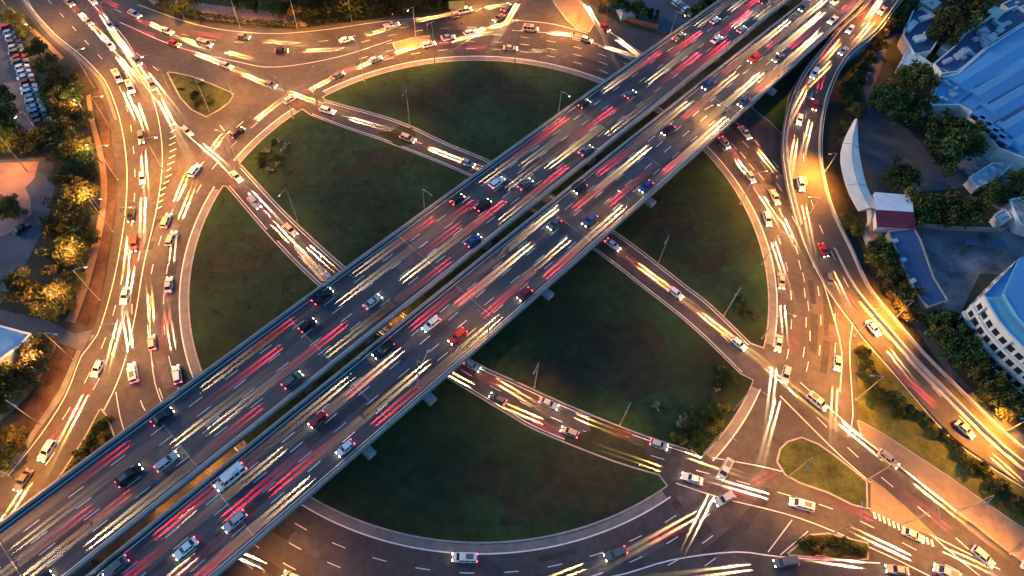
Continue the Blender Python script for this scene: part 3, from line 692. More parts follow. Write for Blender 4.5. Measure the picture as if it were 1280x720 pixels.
GL = [  # first six lamps are added to give the crossing roads their glow
 ((822,331),(812,350),1.1e4,WARM,'added as fill on the north kerb, upper crossing road, east, nearer the bridges'),
 ((905,394),(893,412),1.1e4,WARM,'added as fill on the north kerb, upper crossing road, east, nearer the ring'),
 ((668,484),(660,502),1.5e4,WARM,'added as fill on the north kerb, lower crossing road, east, nearer the bridges'),
 ((775,531),(765,552),1.5e4,WARM,'added as fill on the north kerb, lower crossing road, east, nearer the ring'),
 ((372,276),(360,290),1.1e4,WARM,'added as fill on the north kerb, lower crossing road, west'),
 ((512,154),(505,172),1.1e4,WARM,'added as fill on the north kerb, upper crossing road, west'),
 ((34,214),(20,214),3.5e4,SOD,'on the pink plaza at far left'),
 ((60,182),(45,200),0,SOD,'at the corner of the service road at far left'),
 ((176,300),(190,300),3e4,WARM,'in the gore between the west slip road and the ring, upper'),
 ((158,440),(175,440),3e4,WARM,'in the gore between the west slip road and the ring, lower'),
 ((372,36),(372,60),6e4,SOD,'on the northern kerb at the right end of the pink plaza'),
 ((230,22),(225,45),6e4,SOD,'on the northern kerb at the left end of the pink plaza'),
 ((20,600),(30,615),6e4,SOD,'at the left edge beside the lowest stretch of the slip road'),
 # base px, target px, power, colour
 ((118,110),(150,100),9e4,SOD,'beside the west slip road north of the orange path'),
 ((141,165),(170,165),9e4,SOD,'beside the west slip road next to the top of the earth bank'),
 ((147,225),(175,225),8e4,SOD,'beside the west slip road next to the middle of the earth bank'),
 ((141,290),(170,290),7e4,SOD,'beside the west slip road next to the lower earth bank'),
 ((124,375),(150,370),6e4,SOD,'beside the west slip road above the access slab'),
 ((92,450),(120,455),6e4,SOD,'beside the west slip road below the access slab'),
 ((50,530),(75,545),6e4,SOD,'beside the west slip road at lower left near the motorway'),
 ((60,42),(90,30),5e4,SOD,'at the top left corner beside the slip road'),
 ((212,112),(190,120),55000,SOD,'at the left tip of the small triangular grass island at top left'),
 ((262,140),(285,150),45000,SOD,'at the lower tip of the small triangular grass island at top left'),
 ((290,118),(310,100),45000,SOD,'at the right tip of the small triangular grass island at top left'),
 ((205,215),(240,215),9e4,SOD,'on the hatched gore between slip road and roundabout'),
 ((300,34),(300,60),7e4,WARM,'on the northern kerb beside the pink plaza'),
 ((440,27),(440,50),4e4,WARM,'on the northern kerb before the cypress row'),
 ((520,52),(500,70),1.0e5,SOD,'on the small yellow median at the top of the roundabout'),
 ((585,10),(620,20),9e4,SOD,'on the corner of the road leaving at the top'),
 ((722,30),(700,40),1.0e5,SOD,'on the traffic island by the top right junction'),
 ((748,8),(730,15),5e4,SOD,'on the corner of the top right junction'),
 ((398,136),(410,110),3e4,WARM,'where the upper crossing road leaves the roundabout, west'),
 ((294,216),(315,200),3e4,WARM,'where the lower crossing road leaves the roundabout, west'),
 ((982,160),(1005,170),0,SOD,'between the motorway and the long ramp'),
 ((1000,285),(985,285),6e4,WARM,'in the wedge between the feeder road and the ramp'),
 ((1068,420),(1045,420),8e4,SOD,'at the top of the bank between road and ramp'),
 ((1070,500),(1045,500),8e4,SOD,'beside the dark bank hedge, upper'),
 ((1084,600),(1060,590),20000,SOD,'at the right end of the oval grass island'),
 ((985,596),(975,615),25000,SOD,'at the left end of the oval grass island'),
 ((1130,655),(1130,675),40000,SOD,'on the paved gore with ladder hatching'),
 ((1195,640),(1180,655),40000,SOD,'beside the paved bank at bottom right, upper'),
 ((1262,692),(1245,705),6e4,SOD,'beside the paved bank at bottom right, lower'),
 ((1040,668),(1040,650),30000,SOD,'on the bottom grass island'),
 ((880,566),(900,580),1.2e4,WARM,'at the right corner of the middle lawn'),
 ((330,715),(350,725),3.5e4,SOD,'under the lower end of the right motorway deck'),
]
for bp_, tp, pw, c, w_ in GL:
    street_lamp(W(*bp_, .1), W(*tp, .1), 13, 2.6, pw, c, 'street lamp ' + w_)
for q, s_ in enumerate((26, 52, 62, 76, 84, 92, 100)):
    if q % 2: continue
    k_ = int(s_); p = rr[k_].copy(); street_lamp(p + (rr[k_]-rl[k_]).normalized()*.3 + Vector((0,0,0)), rl[k_], 9, 2.2, (1.1e5,1.3e5,1.2e5,9e4)[q//2], SOD, f'street lamp on the outer wall of the long ramp, {ORD[q//2]} from the top')
for k, (a_, pw) in enumerate(((164,2.5e4),(146,5e4),(126,6e4),(108,4e4),(88,2.5e4),(38,3e4),(18,4e4),(2,4e4),(-16,4e4),(-33,3e4))):  # added lamps that even out the orange glow around the ring
    a0_ = R_(a_); q1 = arc(RR-.8, a0_, a0_+.01, 1, .1)[0]; q2 = arc(RR+5, a0_, a0_+.01, 1, .1)[0]
    street_lamp(q1, q2, 13, 2.6, pw*.65, (1,.36,.05), f'added fill lamp on the lawn kerb inside the ring, {ORD[k]} going clockwise from the west')
for k, (x, y) in enumerate(((18,24),(52,56),(112,150),(128,205),(126,262),(106,333),(86,385),(60,462))):
    p = W(x, y, .05); o = street_lamp(p, p + Vector((-1,.1,0)), 7, .6, 0, SOD, f'lamp post on the orange foot path west of the slip road, {ORD[k]} from the top')
    l = bpy.data.lights.new('street_light', 'POINT'); l.energy = 1.1e3; l.color = (1,.46,.13); l.shadow_soft_size = .3
    lo = bpy.data.objects.new('street_light', l); col.objects.link(lo); lo.parent = o; lo.location = (.9,0,6.9)
# small work lights on the ground below the slot between the decks
k = 0
for px_, py_, pw in ((246,607,7e3),(262,592,3e3),(195,640,2.5e3),(490,400,3e3)):
    p = W(px_, py_, 0); street_lamp(p, p + U2, 4.5, .8, pw, SOD, f'short lamp post on the ground between the two decks, {ORD[k]} from the left'); k += 1

# ------------------------------------------------------------------ vegetation
def leaf_cloud(n, fn, size, seed):
    rnd = random.Random(seed); mb = MB()
    for _ in range(n):
        p, s = fn(rnd); s *= size
        a = Vector((rnd.gauss(0,1), rnd.gauss(0,1), rnd.gauss(0,.6))).normalized(); bb = a.orthogonal().normalized()
        bb = (bb*math.cos(rnd.random()*6.28) + a.cross(bb)*math.sin(rnd.random()*6.28)).normalized(); c = a.cross(bb)
        mb.quad(p - bb*s - c*s*.6, p + bb*s*.3 - c*s*.75, p + bb*s + c*s*.5, p - bb*s*.4 + c*s*.7)
    return mb
def crown_mesh(seed, squash=.8):
    rnd = random.Random(seed)
    lobes = [(Vector((rnd.gauss(0,.42), rnd.gauss(0,.42), rnd.uniform(-.35,.45)*squash)), rnd.uniform(.28,.5)) for _ in range(12)]
    def fn(r):
        c, rad = lobes[r.randrange(12)]
        d = Vector((r.gauss(0,1), r.gauss(0,1), r.gauss(0,1))).normalized()
        return c + d*rad*(r.random()**.35)*Vector((1,1,squash)).length/1.7, r.uniform(.6,1.3)
    return leaf_cloud(1500, fn, .075, seed)
def cyp_mesh(seed):
    def fn(r):
        z = r.random(); w = .24*(math.sin(pi*min(1, z*.88+.12))**.7)*(1-z*.55)*1.25; a = r.random()*6.28
        return Vector((w*math.cos(a)*r.uniform(.6,1.1), w*math.sin(a)*r.uniform(.6,1.1), z)), r.uniform(.6,1.2)
    return leaf_cloud(900, fn, .045, seed)
def make_tree(seed, leaf):
    rnd = random.Random(seed); root = empty('broadleaf_tree')
    b = MB(); b.tube([(0,0,0),(rnd.uniform(-.05,.05),rnd.uniform(-.05,.05),.45),(0,0,.95)], [.075,.055,.035], 7)
    for k in range(5):
        a = k*1.26 + rnd.random(); b.tube([(0,0,.5+.06*k),(math.cos(a)*.28,math.sin(a)*.28,.85+.05*k),(math.cos(a)*.5,math.sin(a)*.5,1.1+.06*k)], [.035,.024,.01], 5)
    b.build('trunk', BARK, root)
    c = crown_mesh(seed).build('crown', leaf, root); c.location = (0,0,1.15)
    return root
def make_cypress(seed):
    root = empty('cypress_tree'); b = MB(); b.tube([(0,0,0),(0,0,.5),(0,0,.92)], [.03,.02,.006], 6); b.build('trunk', BARK, root)
    c = cyp_mesh(seed).build('crown', CYPL, root); c.location = (0,0,.06); return root
TP = {}
def tree(kind, px_, py_, size, label, group, z=0, sz=1):
    """size = crown radius in metres"""
    if kind not in TP:
        pass
    seedk = (kind, random.randrange(3))
    if seedk not in TP:
        TP[seedk] = make_cypress(50+seedk[1]) if kind == 'cypress' else make_tree(20+seedk[1]*7+{'mixed':0,'dark':1,'olive':2}[kind], {'mixed':LEAF,'dark':LEAFD,'olive':LEAFY}[kind]); o = TP[seedk]
    else: o = copy_tree(TP[seedk])
    p = W(px_, py_, z); o.location = p; o.rotation_euler = (0,0,random.random()*6.28)
    s = size/.85 if kind != 'cypress' else size
    o.scale = (s*random.uniform(.92,1.08), s*random.uniform(.92,1.08), s*sz*random.uniform(.9,1.1))
    tag(o, label, 'tree', group); return o
# the photo pixel given is the crown centre; the base sits below it towards the nadir
def treec(kind, px_, py_, size, label, group, sz=1):
    zc = size/.85*1.15*sz if kind != 'cypress' else size*.5
    p = W(px_, py_, zc); o = tree(kind, 640, 360, size, label, group, sz=sz); o.location = (p.x, p.y, 0); return o
WB = [(14,22,3),(28,40,2.6),(46,62,3.2),(60,80,3.6),(70,95,3),(82,105,3.4),(92,118,3.6),(68,125,3.4),(62,110,3),(80,140,3.6),(100,145,3.4),(72,160,3.6),(92,172,3.6),(108,182,2.8),(78,190,4),(98,200,3.6),(112,210,3),(82,222,3.6),(100,232,3.4),(112,245,3),(84,250,3.8),(104,262,3.4),(78,272,3.8),(94,285,3.6),(70,288,3.4),(106,296,2.6),(84,308,3.8),(66,318,3.2),(98,320,3),(76,334,3.6),(92,345,3),(24,352,3.4),(36,366,3.6),(50,378,3.2),(62,366,3.4),(78,360,3.4),(80,378,2.8),(66,390,2.6),(52,430,3),(40,446,3.4),(26,462,3.4),(12,480,3.6),(30,478,3),(4,500,3.4),(52,446,2.4),(-6,470,4),(8,545,3.2),(-8,570,3.6),(16,560,2.8),(24,545,2.2)]
for k, (x, y, r) in enumerate(WB):
    r *= .88
    kind = random.choices(['mixed','olive','dark'], [4,3,1.5])[0]
    treec(kind, x, y, r, f'{dict(mixed="bushy green", olive="olive green", dark="dark green")[kind]} tree west of the slip road, {k+1} counting down from the top', 'trees west of the slip road')
for k, (x, y, r) in enumerate([(8,175,3.2),(22,178,3.4),(38,178,3.4),(54,172,3.2),(2,118,3),(6,140,3.6),(-4,160,3.4)]):
    treec('dark', x, y, r, f'dark tree below the car park at far left, {ORD[k]} of its clump', 'trees below the car park')
for k, (x, y, r) in enumerate([(4,262,2.6),(14,258,2.4),(10,252,2.2),(18,266,2)]):
    treec('olive', x, y, r, f'clipped shrub tree in the oval planter of the pink plaza, {ORD[k]}', 'trees in the plaza planter', sz=.8)
# cypress row and trees on the north side
for k in range(16):
    x = 388 + k*11.5; y = 30 - k*1.05
    o = tree('cypress', x, y - 4, 11 + random.random()*4, f'tall cypress in the row along the northern road, {ORD[k]} from the left', 'cypress row')
for k, (x, y, r) in enumerate([(225,6,3),(238,-4,3),(245,18,1.6),(300,4,2.6),(318,6,2.6),(338,8,2.8),(356,12,2.8),(372,14,3),(340,-4,3.6),(365,-2,3.6),(290,-6,3.4),(205,-4,3),(390,8,3.2),(410,0,4),(440,-8,4),(480,-10,4),(520,-12,4)]):
    treec(random.choice(['mixed','dark']), x, y, r, f'leafy tree behind the pink plaza at the top, {ORD[k]} of the group', 'trees along the northern plaza')
for k, (x, y, r) in enumerate([(772,2,3),(786,8,2.6),(800,10,3),(815,16,2.2),(762,-2,3.4),(868,12,2.2),(880,4,2.4),(892,-4,2.6)]):
    treec(random.choice(['dark','olive']), x, y, r, f'garden tree near the northern car park, {ORD[k]} from the left', 'trees by the northern car park')
# east side
EB = [('olive',1098,42,2.6),('mixed',1106,30,3),('mixed',1118,18,3),('mixed',1132,8,3),('olive',1100,56,2.4),('mixed',1122,28,2.6),('dark',1090,72,2.4),('dark',1082,84,2.6),('dark',1074,98,2.6),('dark',1068,112,2.4),('mixed',1062,128,2.2),('mixed',1068,140,2.4),('mixed',1056,160,2),('mixed',1056,178,2),
 ('mixed',1140,92,4),('mixed',1155,100,4.2),('olive',1128,100,3.2),('dark',1110,125,4.2),('dark',1138,128,4.6),('dark',1152,122,3.6),('dark',1128,142,3.6),('dark',1100,118,3),
 ('dark',1185,165,5),('dark',1205,165,5),('dark',1196,182,5.4),('dark',1212,180,4.2),('dark',1180,185,4.6),('dark',1198,155,4),
 ('mixed',1186,18,5.2),('mixed',1204,8,5.6),('mixed',1222,4,5.4),('mixed',1188,34,5),('mixed',1212,20,5.2),('mixed',1176,46,4),
 ('dark',1130,212,3.4),('dark',1122,222,3.2),('dark',1138,222,3),
 ('olive',1152,252,4.2),('dark',1168,258,4.6),('dark',1152,268,4),('mixed',1188,262,4.2),('mixed',1205,264,4.2),('mixed',1222,266,3.6),('mixed',1178,272,3.4),
 ('dark',1240,238,3.2),('dark',1252,242,3.2),('mixed',1272,222,3),('dark',1278,234,3),('dark',1262,232,2.6),
 ('olive',1062,275,2.2),('olive',1072,285,2.2),('dark',1098,312,3),('dark',1106,322,3),('olive',1106,336,3),('olive',1118,346,2.8),('mixed',1118,360,2.6),('olive',1130,368,2.6),('mixed',1126,378,2.4),('mixed',1138,390,2.4),('olive',1124,352,2.4),
 ('dark',1176,402,3),('dark',1188,398,2.8),('olive',1178,414,3),('dark',1190,422,3.4),('dark',1204,432,3.4),('dark',1196,440,3),('dark',1216,448,3.2),('olive',1224,462,3.2),('dark',1236,472,3),('olive',1244,482,3),('dark',1254,492,3),('mixed',1264,502,2.8),('dark',1276,508,2.8),('olive',1208,418,2.4),('mixed',1234,490,2.4),('mixed',1256,512,2.4)]
for k, (kind, x, y, r) in enumerate(EB):
    treec(kind, x, y, r, f'{dict(mixed="brownish green", olive="olive green", dark="deep green")[kind]} tree on the town side, number {k+1} in its belt from the top', 'trees on the town side')
# low shrubs
SH = {}
def shrub(px_, py_, r, leaf, label, group, z=.1):
    if leaf.name not in SH: SH[leaf.name] = o = crown_mesh(77+len(SH), .7).build('shrub', leaf)
    else: o = SH[leaf.name].copy(); col.objects.link(o)
    p = W(px_, py_, z); o.location = (p.x, p.y, z + r*.45); o.scale = (r*random.uniform(.9,1.3), r*random.uniform(.9,1.3), r*random.uniform(.7,1)); o.rotation_euler = (0,0,random.random()*6.28)
    tag(o, label, 'shrub', group); return o
n = 0
for x, y, r, lf in [(326,196,1.6,LEAFD),(334,190,1.2,LEAFW),(328,206,1.2,LEAFD),(344,200,1.4,LEAFD),(355,190,1.2,LEAFW),(348,206,1,LEAFW),(336,214,1,LEAFW),(342,180,1.2,LEAFD),(358,182,1,LEAFW),(350,178,.9,LEAFW)]:
    shrub(x, y, r, lf, f'{"white flowering" if lf is LEAFW else "dark"} shrub clustered at the upper left of the middle lawn, {ORD[n]} of ten', 'lawn shrubs upper left'); n += 1
n = 0
for x, y, r, lf in [(908,470,2,LEAFD),(914,478,1.8,LEAFD),(904,482,1.6,LEAFD),(900,462,.8,LEAFW),(896,488,.8,LEAFW),(820,508,1,LEAFW),(850,530,1.2,LEAFW),(858,524,1,LEAFW),(868,520,2,LEAFD),(880,528,2.2,LEAFD),(892,520,2,LEAFD),(872,536,2.2,LEAFD),(884,544,2.2,LEAFD),(896,534,2,LEAFY),(862,544,2,LEAFD),(874,552,2,LEAFD),(890,508,1.6,LEAFD),(926,384,1.6,LEAFD),(932,394,1.6,LEAFD),(922,378,1.2,LEAFD),(938,400,1.2,LEAFD),(906,512,1.6,LEAFY),(850,552,1.8,LEAFY)]:
    shrub(x, y, r, lf, f'{"white flowering" if lf is LEAFW else "olive" if lf is LEAFY else "dark"} shrub near the eastern edge of the lawns, {ORD[n]} of its cluster', 'lawn shrubs on the east'); n += 1
n = 0
for x, y, r, lf in [(1012,678,1.8,LEAFD),(1024,680,1.8,LEAFY),(1038,678,1.6,LEAFD),(1052,686,1.6,LEAFD),(1068,688,1.8,LEAFD),(1076,690,1.4,LEAFY),(1020,688,1.4,LEAFD)]:
    shrub(x, y, r, lf, f'low shrub on the bottom right grass island, {ORD[n]} from the left', 'shrubs on the bottom island'); n += 1
n = 0
for t in range(26):
    f = t/25
    x = 1092 + f*195 + random.uniform(-5,5); y = 480 + f*165 + random.uniform(-6,6)
    shrub(x, y, random.uniform(1.2,2.1), random.choice([LEAFD,LEAFD,LEAFY,LEAF]), f'bushy shrub in the hedge on the bank beside the ramp, {ORD[n]} from the top', 'bank hedge shrubs'); n += 1
for t in range(8):
    shrub(1078 + t*1.6, 440 + t*9, 1.8, LEAFD, f'dark shrub at the upper tip of the bank beside the ramp, {ORD[t]} from the top', 'bank tip shrubs')
n = 0
for x, y in [(128,530),(120,542),(132,548),(112,556),(124,562),(100,570),(106,582),(90,590),(80,604)]:
    shrub(x, y, 1.6, random.choice([LEAFY,LEAFD]), f'low shrub in the wedge at lower left beside the motorway, {ORD[n]} from the top', 'shrubs in the lower left wedge'); n += 1
n = 0
for _ in range(12):
    x = 225 + random.random()*45; y = 104 + random.random()*28
    shrub(x, y, random.uniform(.7,1.2), random.choice([LEAFY,LEAFD]), f'low shrub on the triangular grass island at top left, {ORD[n]} of twelve', 'shrubs on the triangular island'); n += 1
# clipped dark hedge along the northern kerb
def hedge(pts, w, h, leaf, label, seed):
    P = smooth(WL(pts), 3); L = lens(P)
    def fn(r):
        p, d = at(P, r.random()*L); nn = Vector((-d.y,d.x,0)); f = r.random(); e = r.uniform(-1,1)
        if f < .5: return p + nn*(e*w/2) + Vector((0,0,h*r.uniform(.85,1.08))), r.uniform(.6,1.2)
        return p + nn*(w/2*(1 if e > 0 else -1)*r.uniform(.85,1.05)) + Vector((0,0,h*r.random())), r.uniform(.6,1.2)
    o = leaf_cloud(int(L*26), fn, .34, seed).build('hedge', leaf); tag(o, label, 'hedge')
hedge([(196,11),(250,22),(320,31),(375,34)], 1.8, 1.6, LEAFD, 'low dark hedge between the pink plaza and the northern road', 1)
hedge([(384,33),(430,26),(490,18),(558,9)], 1.4, 1.6, LEAFD, 'low dark hedge in front of the cypress row', 2)
# verge tufts on the lawns and banks
def tufts(pts, n, size, leaf, name, seed):
    rnd = random.Random(seed); xs = [p.x for p in pts]; ys = [p.y for p in pts]
    from mathutils.geometry import intersect_point_line
    def inside(x, y):
        c = False; j = len(pts)-1
        for i in range(len(pts)):
            if (pts[i].y > y) != (pts[j].y > y) and x < (pts[j].x-pts[i].x)*(y-pts[i].y)/(pts[j].y-pts[i].y)+pts[i].x: c = not c
            j = i
        return c
    mb = MB(); k = 0
    while k < n:
        x, y = rnd.uniform(min(xs),max(xs)), rnd.uniform(min(ys),max(ys))
        if not inside(x, y): continue
        cl_ = rnd.randrange(1,9); k += cl_
        for _ in range(cl_):
            q = Vector((x+rnd.gauss(0,.7), y+rnd.gauss(0,.7), .18)); a = rnd.random()*3.14; s = size*rnd.uniform(.5,1.4); d = Vector((math.cos(a),math.sin(a),0))*s; u = Vector((rnd.gauss(0,.5)*s,rnd.gauss(0,.5)*s,s))
            mb.tri(q-d*.6, q+d*.6, q+u)
    o = mb.build(name, leaf); tag(o, kind='stuff'); o['label'] = 'tufts of longer grass on the lawns'; o['category'] = 'grass'
tufts(north, 5000, .2, GRASS, 'grass_tufts', 4); tufts(middle, 8000, .2, GRASS, 'grass_tufts', 5); tufts(south, 6000, .2, GRASS, 'grass_tufts', 6)

# ------------------------------------------------------------------ buildings
def block(name, roof_px, h, wallm, roofm, label, z0=0, parapet=.6, extra=None):
    P = WL(roof_px, h); c = sum(P, Vector())/len(P); root = empty(name, (c.x,c.y,0)); tag(root, label, 'building')
    Q = [p - Vector((c.x,c.y,0)) for p in P]
    b = MB(); b.poly(Q, z0, h-.05, top=False); b.build('wall', wallm, root)
    b = MB(); b.poly(Q, 0, h, sides=False); b.build('roof', roofm, root)
    if parapet:
        b = MB(); R2 = [Vector((p.x,p.y,h-.3)) for p in Q]; R2 += [R2[0].copy(), R2[1].copy()]
        b.wall(R2[:-1], .4, parapet+.3, side=0); b.build('parapet', wallm, root)
    return root, Vector((c.x,c.y,0))
def roof_boxes(root, c, items, m=HVAC, name='roof_unit'):
    for x, y, z, sx, sy, sz, rz in items:
        p = W(x, y, z) - c; b = MB(); b.box((p.x,p.y,z+sz/2), (sx,sy,sz), rz); b.build(name, m, root, bevel=.05)
# large blue mall roof
root, c = block('shopping_hall', [(1162,132),(1175,98),(1196,94),(1232,62),(1292,24),(1350,60),(1350,218),(1284,200),(1247,186),(1213,140),(1198,132)], 5, WHITEW, BLUER, 'large hall under bright blue roofs at upper right', parapet=.5)
def ridge(root, c, A, B, w, h, z, m, name='raised_roof'):
    a, b_ = W(*A, z)-c, W(*B, z)-c; d = (b_-a).normalized(); nn = Vector((-d.y,d.x,0))*w/2; mb = MB(); up = Vector((0,0,h))
    mb.quad(a-nn, b_-nn, b_+up, a+up); mb.quad(a+up, b_+up, b_+nn, a+nn); mb.tri(a-nn, a+up, a+nn); mb.tri(b_-nn, b_+nn, b_+up); mb.build(name, m, root)
for A, B, w in (((1196,108),(1300,44),10),((1222,122),(1320,62),10),((1240,142),(1340,82),10),((1255,165),(1340,112),9),((1268,188),(1340,145),8)):
    ridge(root, c, A, B, w, 1.0, 5.01, BLUER)
for A, B in (((1218,113),(1290,72)),((1236,132),(1300,95)),((1250,152),(1300,124))):
    a, b_ = W(*A, 5)-c, W(*B, 5)-c; mb = MB(); mid = (a+b_)/2; d = b_-a; mb.box((mid.x,mid.y,5.2), (d.length,1.6,.45), math.atan2(d.y,d.x)); mb.build('roof_glazing', BLUED, root)
for k in range(5):
    p = W(1220+k*8, 148+k*8, 5)-c; mb = MB(); mb.box((p.x,p.y,5.9), (4.2,2.6,1.7), R_(-40)); dm = mb.build('dormer', BLUER, root, bevel=.05)
    mb = MB(); mb.box((p.x-1.0,p.y-.95,5.95), (2.4,1.0,1.0), R_(-40)); mb.build('dormer_window', WIN, dm)
for A, B in (((1176,100),(1160,130)),((1206,96),(1292,36)),((1200,128),(1296,52)),((1214,140),(1330,66)),((1232,160),(1340,96)),((1246,184),(1340,128))):  # dark strips painting the shade in the gaps between roof panels
    a, b_ = W(*A, 5)-c, W(*B, 5)-c; mb = MB(); mid = (a+b_)/2; d = b_-a; mb.box((mid.x,mid.y,5.09), (d.length,.45,.16), math.atan2(d.y,d.x)); mb.build('shadow_gap_strip', BLUED, root)
rnd = random.Random(8); roof_boxes(root, c, [(1180+rnd.uniform(-8,26), 112+rnd.uniform(-8,14), 5, rnd.uniform(1,2.6), rnd.uniform(.8,1.6), rnd.uniform(.5,1.1), R_(35)) for _ in range(9)])
# dark blue lower roofs north of it
root, c = block('office_block', [(1166,82),(1192,60),(1207,42),(1240,22),(1268,10),(1292,22),(1232,60),(1196,92),(1176,94)], 4.2, WHITEW, BLUED, 'office block with dark blue flat roof and pale parapet north of the large blue hall', parapet=1.0)
its = []
rnd = random.Random(3)
for k in range(26):
    t = rnd.random(); x = 1188 + t*70 + rnd.uniform(-8,10); y = 76 - t*46 + rnd.uniform(-7,8); its.append((x, y, 4.2, rnd.uniform(1.2,4), rnd.uniform(1,2.4), rnd.uniform(.7,1.8), R_(35)))
roof_boxes(root, c, its)
root, c = block('pale_pavilion', [(1022+8+100,70),(1136,62),(1152,72),(1166,82),(1192,94),(1180,98),(1158,92),(1140,84),(1126,80)], 4, WHITEW, CREAM, 'low cream roofed pavilion with wings between the brown trees and the blue hall', parapet=.3)
root, c = block('courtyard_house', [(1128,46),(1140,16),(1152,12),(1164,20),(1174,26),(1172,50),(1162,66),(1142,70)], 3.6, WHITEW, BLUED, 'courtyard house with dark blue roof and pale walls right of the ramp top', parapet=.9)
roof_boxes(root, c, [(1148,50,3.6,4,2.5,1.2,.4),(1138,34,3.6,7,2.2,.9,.9),(1156,24,3.6,5,2.2,1,.5),(1160,44,3.6,3,2,1,.2)], WHITEW, 'roof_wing')
root, c = block('gatehouse', [(1232,18),(1240,8),(1256,14),(1246,24)], 5, WHITEW, CREAM, 'small cream gatehouse at the upper right beside the brown tree', parapet=.3)
root, c = block('rubble_store', [(1212,222),(1240,204),(1266,204),(1248,222),(1222,234)], 3.2, WHITEW, mat('weathered_roof', (.42,.47,.52), .9, .35, .5, c2=(.25,.27,.30)), 'low weathered pale blue store roof beside the deep green trees at right', parapet=.2)
root, c = block('stone_store', [(1262,250),(1284,246),(1300,262),(1300,288),(1276,280)], 4, WHITEW, GREYW, 'rough pale roofed store at the right edge above the yard', parapet=.2)
for pts, h_, rm, lab in (([(1150,2),(1164,-4),(1176,4),(1166,12)],3,CREAM,'small cream roofed kiosk at the top edge beyond the courtyard house'),
    ([(1132,58),(1140,54),(1150,64),(1141,69)],2.6,HVAC,'small pale annex roof below the courtyard house'),
    ([(1176,58),(1200,38),(1206,43),(1182,64)],3,CREAM,'long narrow cream roof in front of the office block'),
    ([(1252,6),(1276,-6),(1290,2),(1266,14)],4,BLUED,'dark blue roofed block at the top right corner'),
    ([(1258,226),(1268,218),(1284,222),(1276,232)],3,WHITEW,'small white roofed hut among rubble at right edge'),
    ([(1244,268),(1256,262),(1264,272),(1252,280)],3,HVAC,'grey roofed hut above the yard wall'),
    ([(1168,150),(1176,146),(1182,152),(1173,157)],2.4,CREAM,'tiny cream roofed hut beside the largest round tree')):
    root, c = block('small_building', pts, h_, WHITEW, rm, lab, parapet=.25)
    cc = sum([Vector((p[0],p[1])) for p in pts], Vector((0,0)))/4; roof_boxes(root, c, [(cc.x, cc.y, h_, 1.3, .9, .6, .5)])
rnd = random.Random(5); n = 0
for k in range(26):
    x, y = random.choice(((1165,140),(1180,134),(1200,142),(1240,180),(1262,205),(1268,256),(1276,270),(1150,78),(1250,215))); x += rnd.uniform(-8,8); y += rnd.uniform(-6,6)
    p = W(x, y, 0); b = MB(); 
    for _ in range(3): b.box((rnd.uniform(-.5,.5),rnd.uniform(-.5,.5),.35), (rnd.uniform(.7,1.6),rnd.uniform(.6,1.3),rnd.uniform(.4,.9)), rnd.random()*3)
    o = b.build('rubble_heap', GREYW); o.location = p; tag(o, 'pale heap of rubble on the rough ground around the blue hall', 'rubble', 'rubble heaps')
# crescent canopy
cp = smooth(WL([(1070,150),(1065,172),(1063,192),(1066,215),(1074,240),(1086,262)], 4.5), 2.5); nL = len(cp)
root = empty('crescent_canopy', (cp[nL//2].x, cp[nL//2].y, 0)); tag(root, 'white crescent shaped canopy roof curving along the courtyard edge', 'canopy'); ro_ = -root.location
b = MB(); wl = [min(3.0, .5 + 2.6*min(1, k/(nL*.45))) for k in range(nL)]
Lf, Rt = [], []
for k, p in enumerate(cp):
    t = (cp[min(k+1,nL-1)]-cp[max(k-1,0)]).normalized(); nn = Vector((-t.y,t.x,0)); Lf.append(p+nn*wl[k]+ro_); Rt.append(p-nn*wl[k]+ro_)
md = [(a+c_)/2+Vector((0,0,.7)) for a, c_ in zip(Lf, Rt)]
b.strip(Lf, md); b.strip(md, Rt); dn = Vector((0,0,-.35)); b.strip([p+dn for p in Lf], Lf); b.strip(Rt, [p+dn for p in Rt]); b.strip([p+dn for p in Rt], [p+dn for p in Lf]); b.build('roof', CREAM, root)
for k in range(4, nL, 5):
    b = MB(); q = cp[k]+ro_; b.tube([(q.x,q.y,0),(q.x,q.y,4.3)], .14, 8); b.build('post', METAL, root)
    b = MB(); a, c_ = Lf[k]+Vector((0,0,.02)), Rt[k]+Vector((0,0,.02)); b.tube([a, md[k]+Vector((0,0,.03)), c_], .07, 5); b.build('seam', CONCD, root)
# white and red shed
A, B, C_, D = W(1093,240,5), W(1140,244,5), W(1146,286,5), W(1096,284,5); r0, r1 = W(1094,262,7.2), W(1142,265,7.2)
c = (A+B+C_+D)/4; c.z = 0; root = empty('gabled_shed', c); tag(root, 'gabled shed with one white and one dark red roof slope', 'building')
q = [p - c for p in (A,B,C_,D,r0,r1)]
b = MB(); b.quad(q[0], q[4], q[5], q[1]); b.build('roof_slope', mat('white_sheet_roof', (.66,.68,.70), .5, .1, .4), root)
b = MB(); b.quad(q[3], q[2], q[5], q[4]); b.build('roof_slope', REDR, root)
b = MB()
for i_, j_ in ((0,1),(1,2),(2,3),(3,0)):
    a, e = q[i_]*1, q[j_]*1; a.z -= .05; e.z -= .05; b.quad((a.x*.98,a.y*.98,0),(e.x*.98,e.y*.98,0),(e.x*.98,e.y*.98,4.9),(a.x*.98,a.y*.98,4.9))
b.tri(q[0]*.98, q[3]*.98, q[4]*.985); b.tri(q[1]*.98, q[5]*.985, q[2]*.98)
b.build('wall', WHITEW, root)
root, c = block('tiled_porch', [(1085,288),(1090,270),(1096,280),(1103,294),(1090,302)], 3, WHITEW, SALM, 'small salmon tiled porch roof at the corner of the red shed', parapet=0)
root, c = block('tiled_kiosk', [(1142,356),(1150,360),(1157,374),(1155,380),(1146,374)], 3, WHITEW, SALM, 'small salmon tiled kiosk among the trees above the curved building', parapet=0)
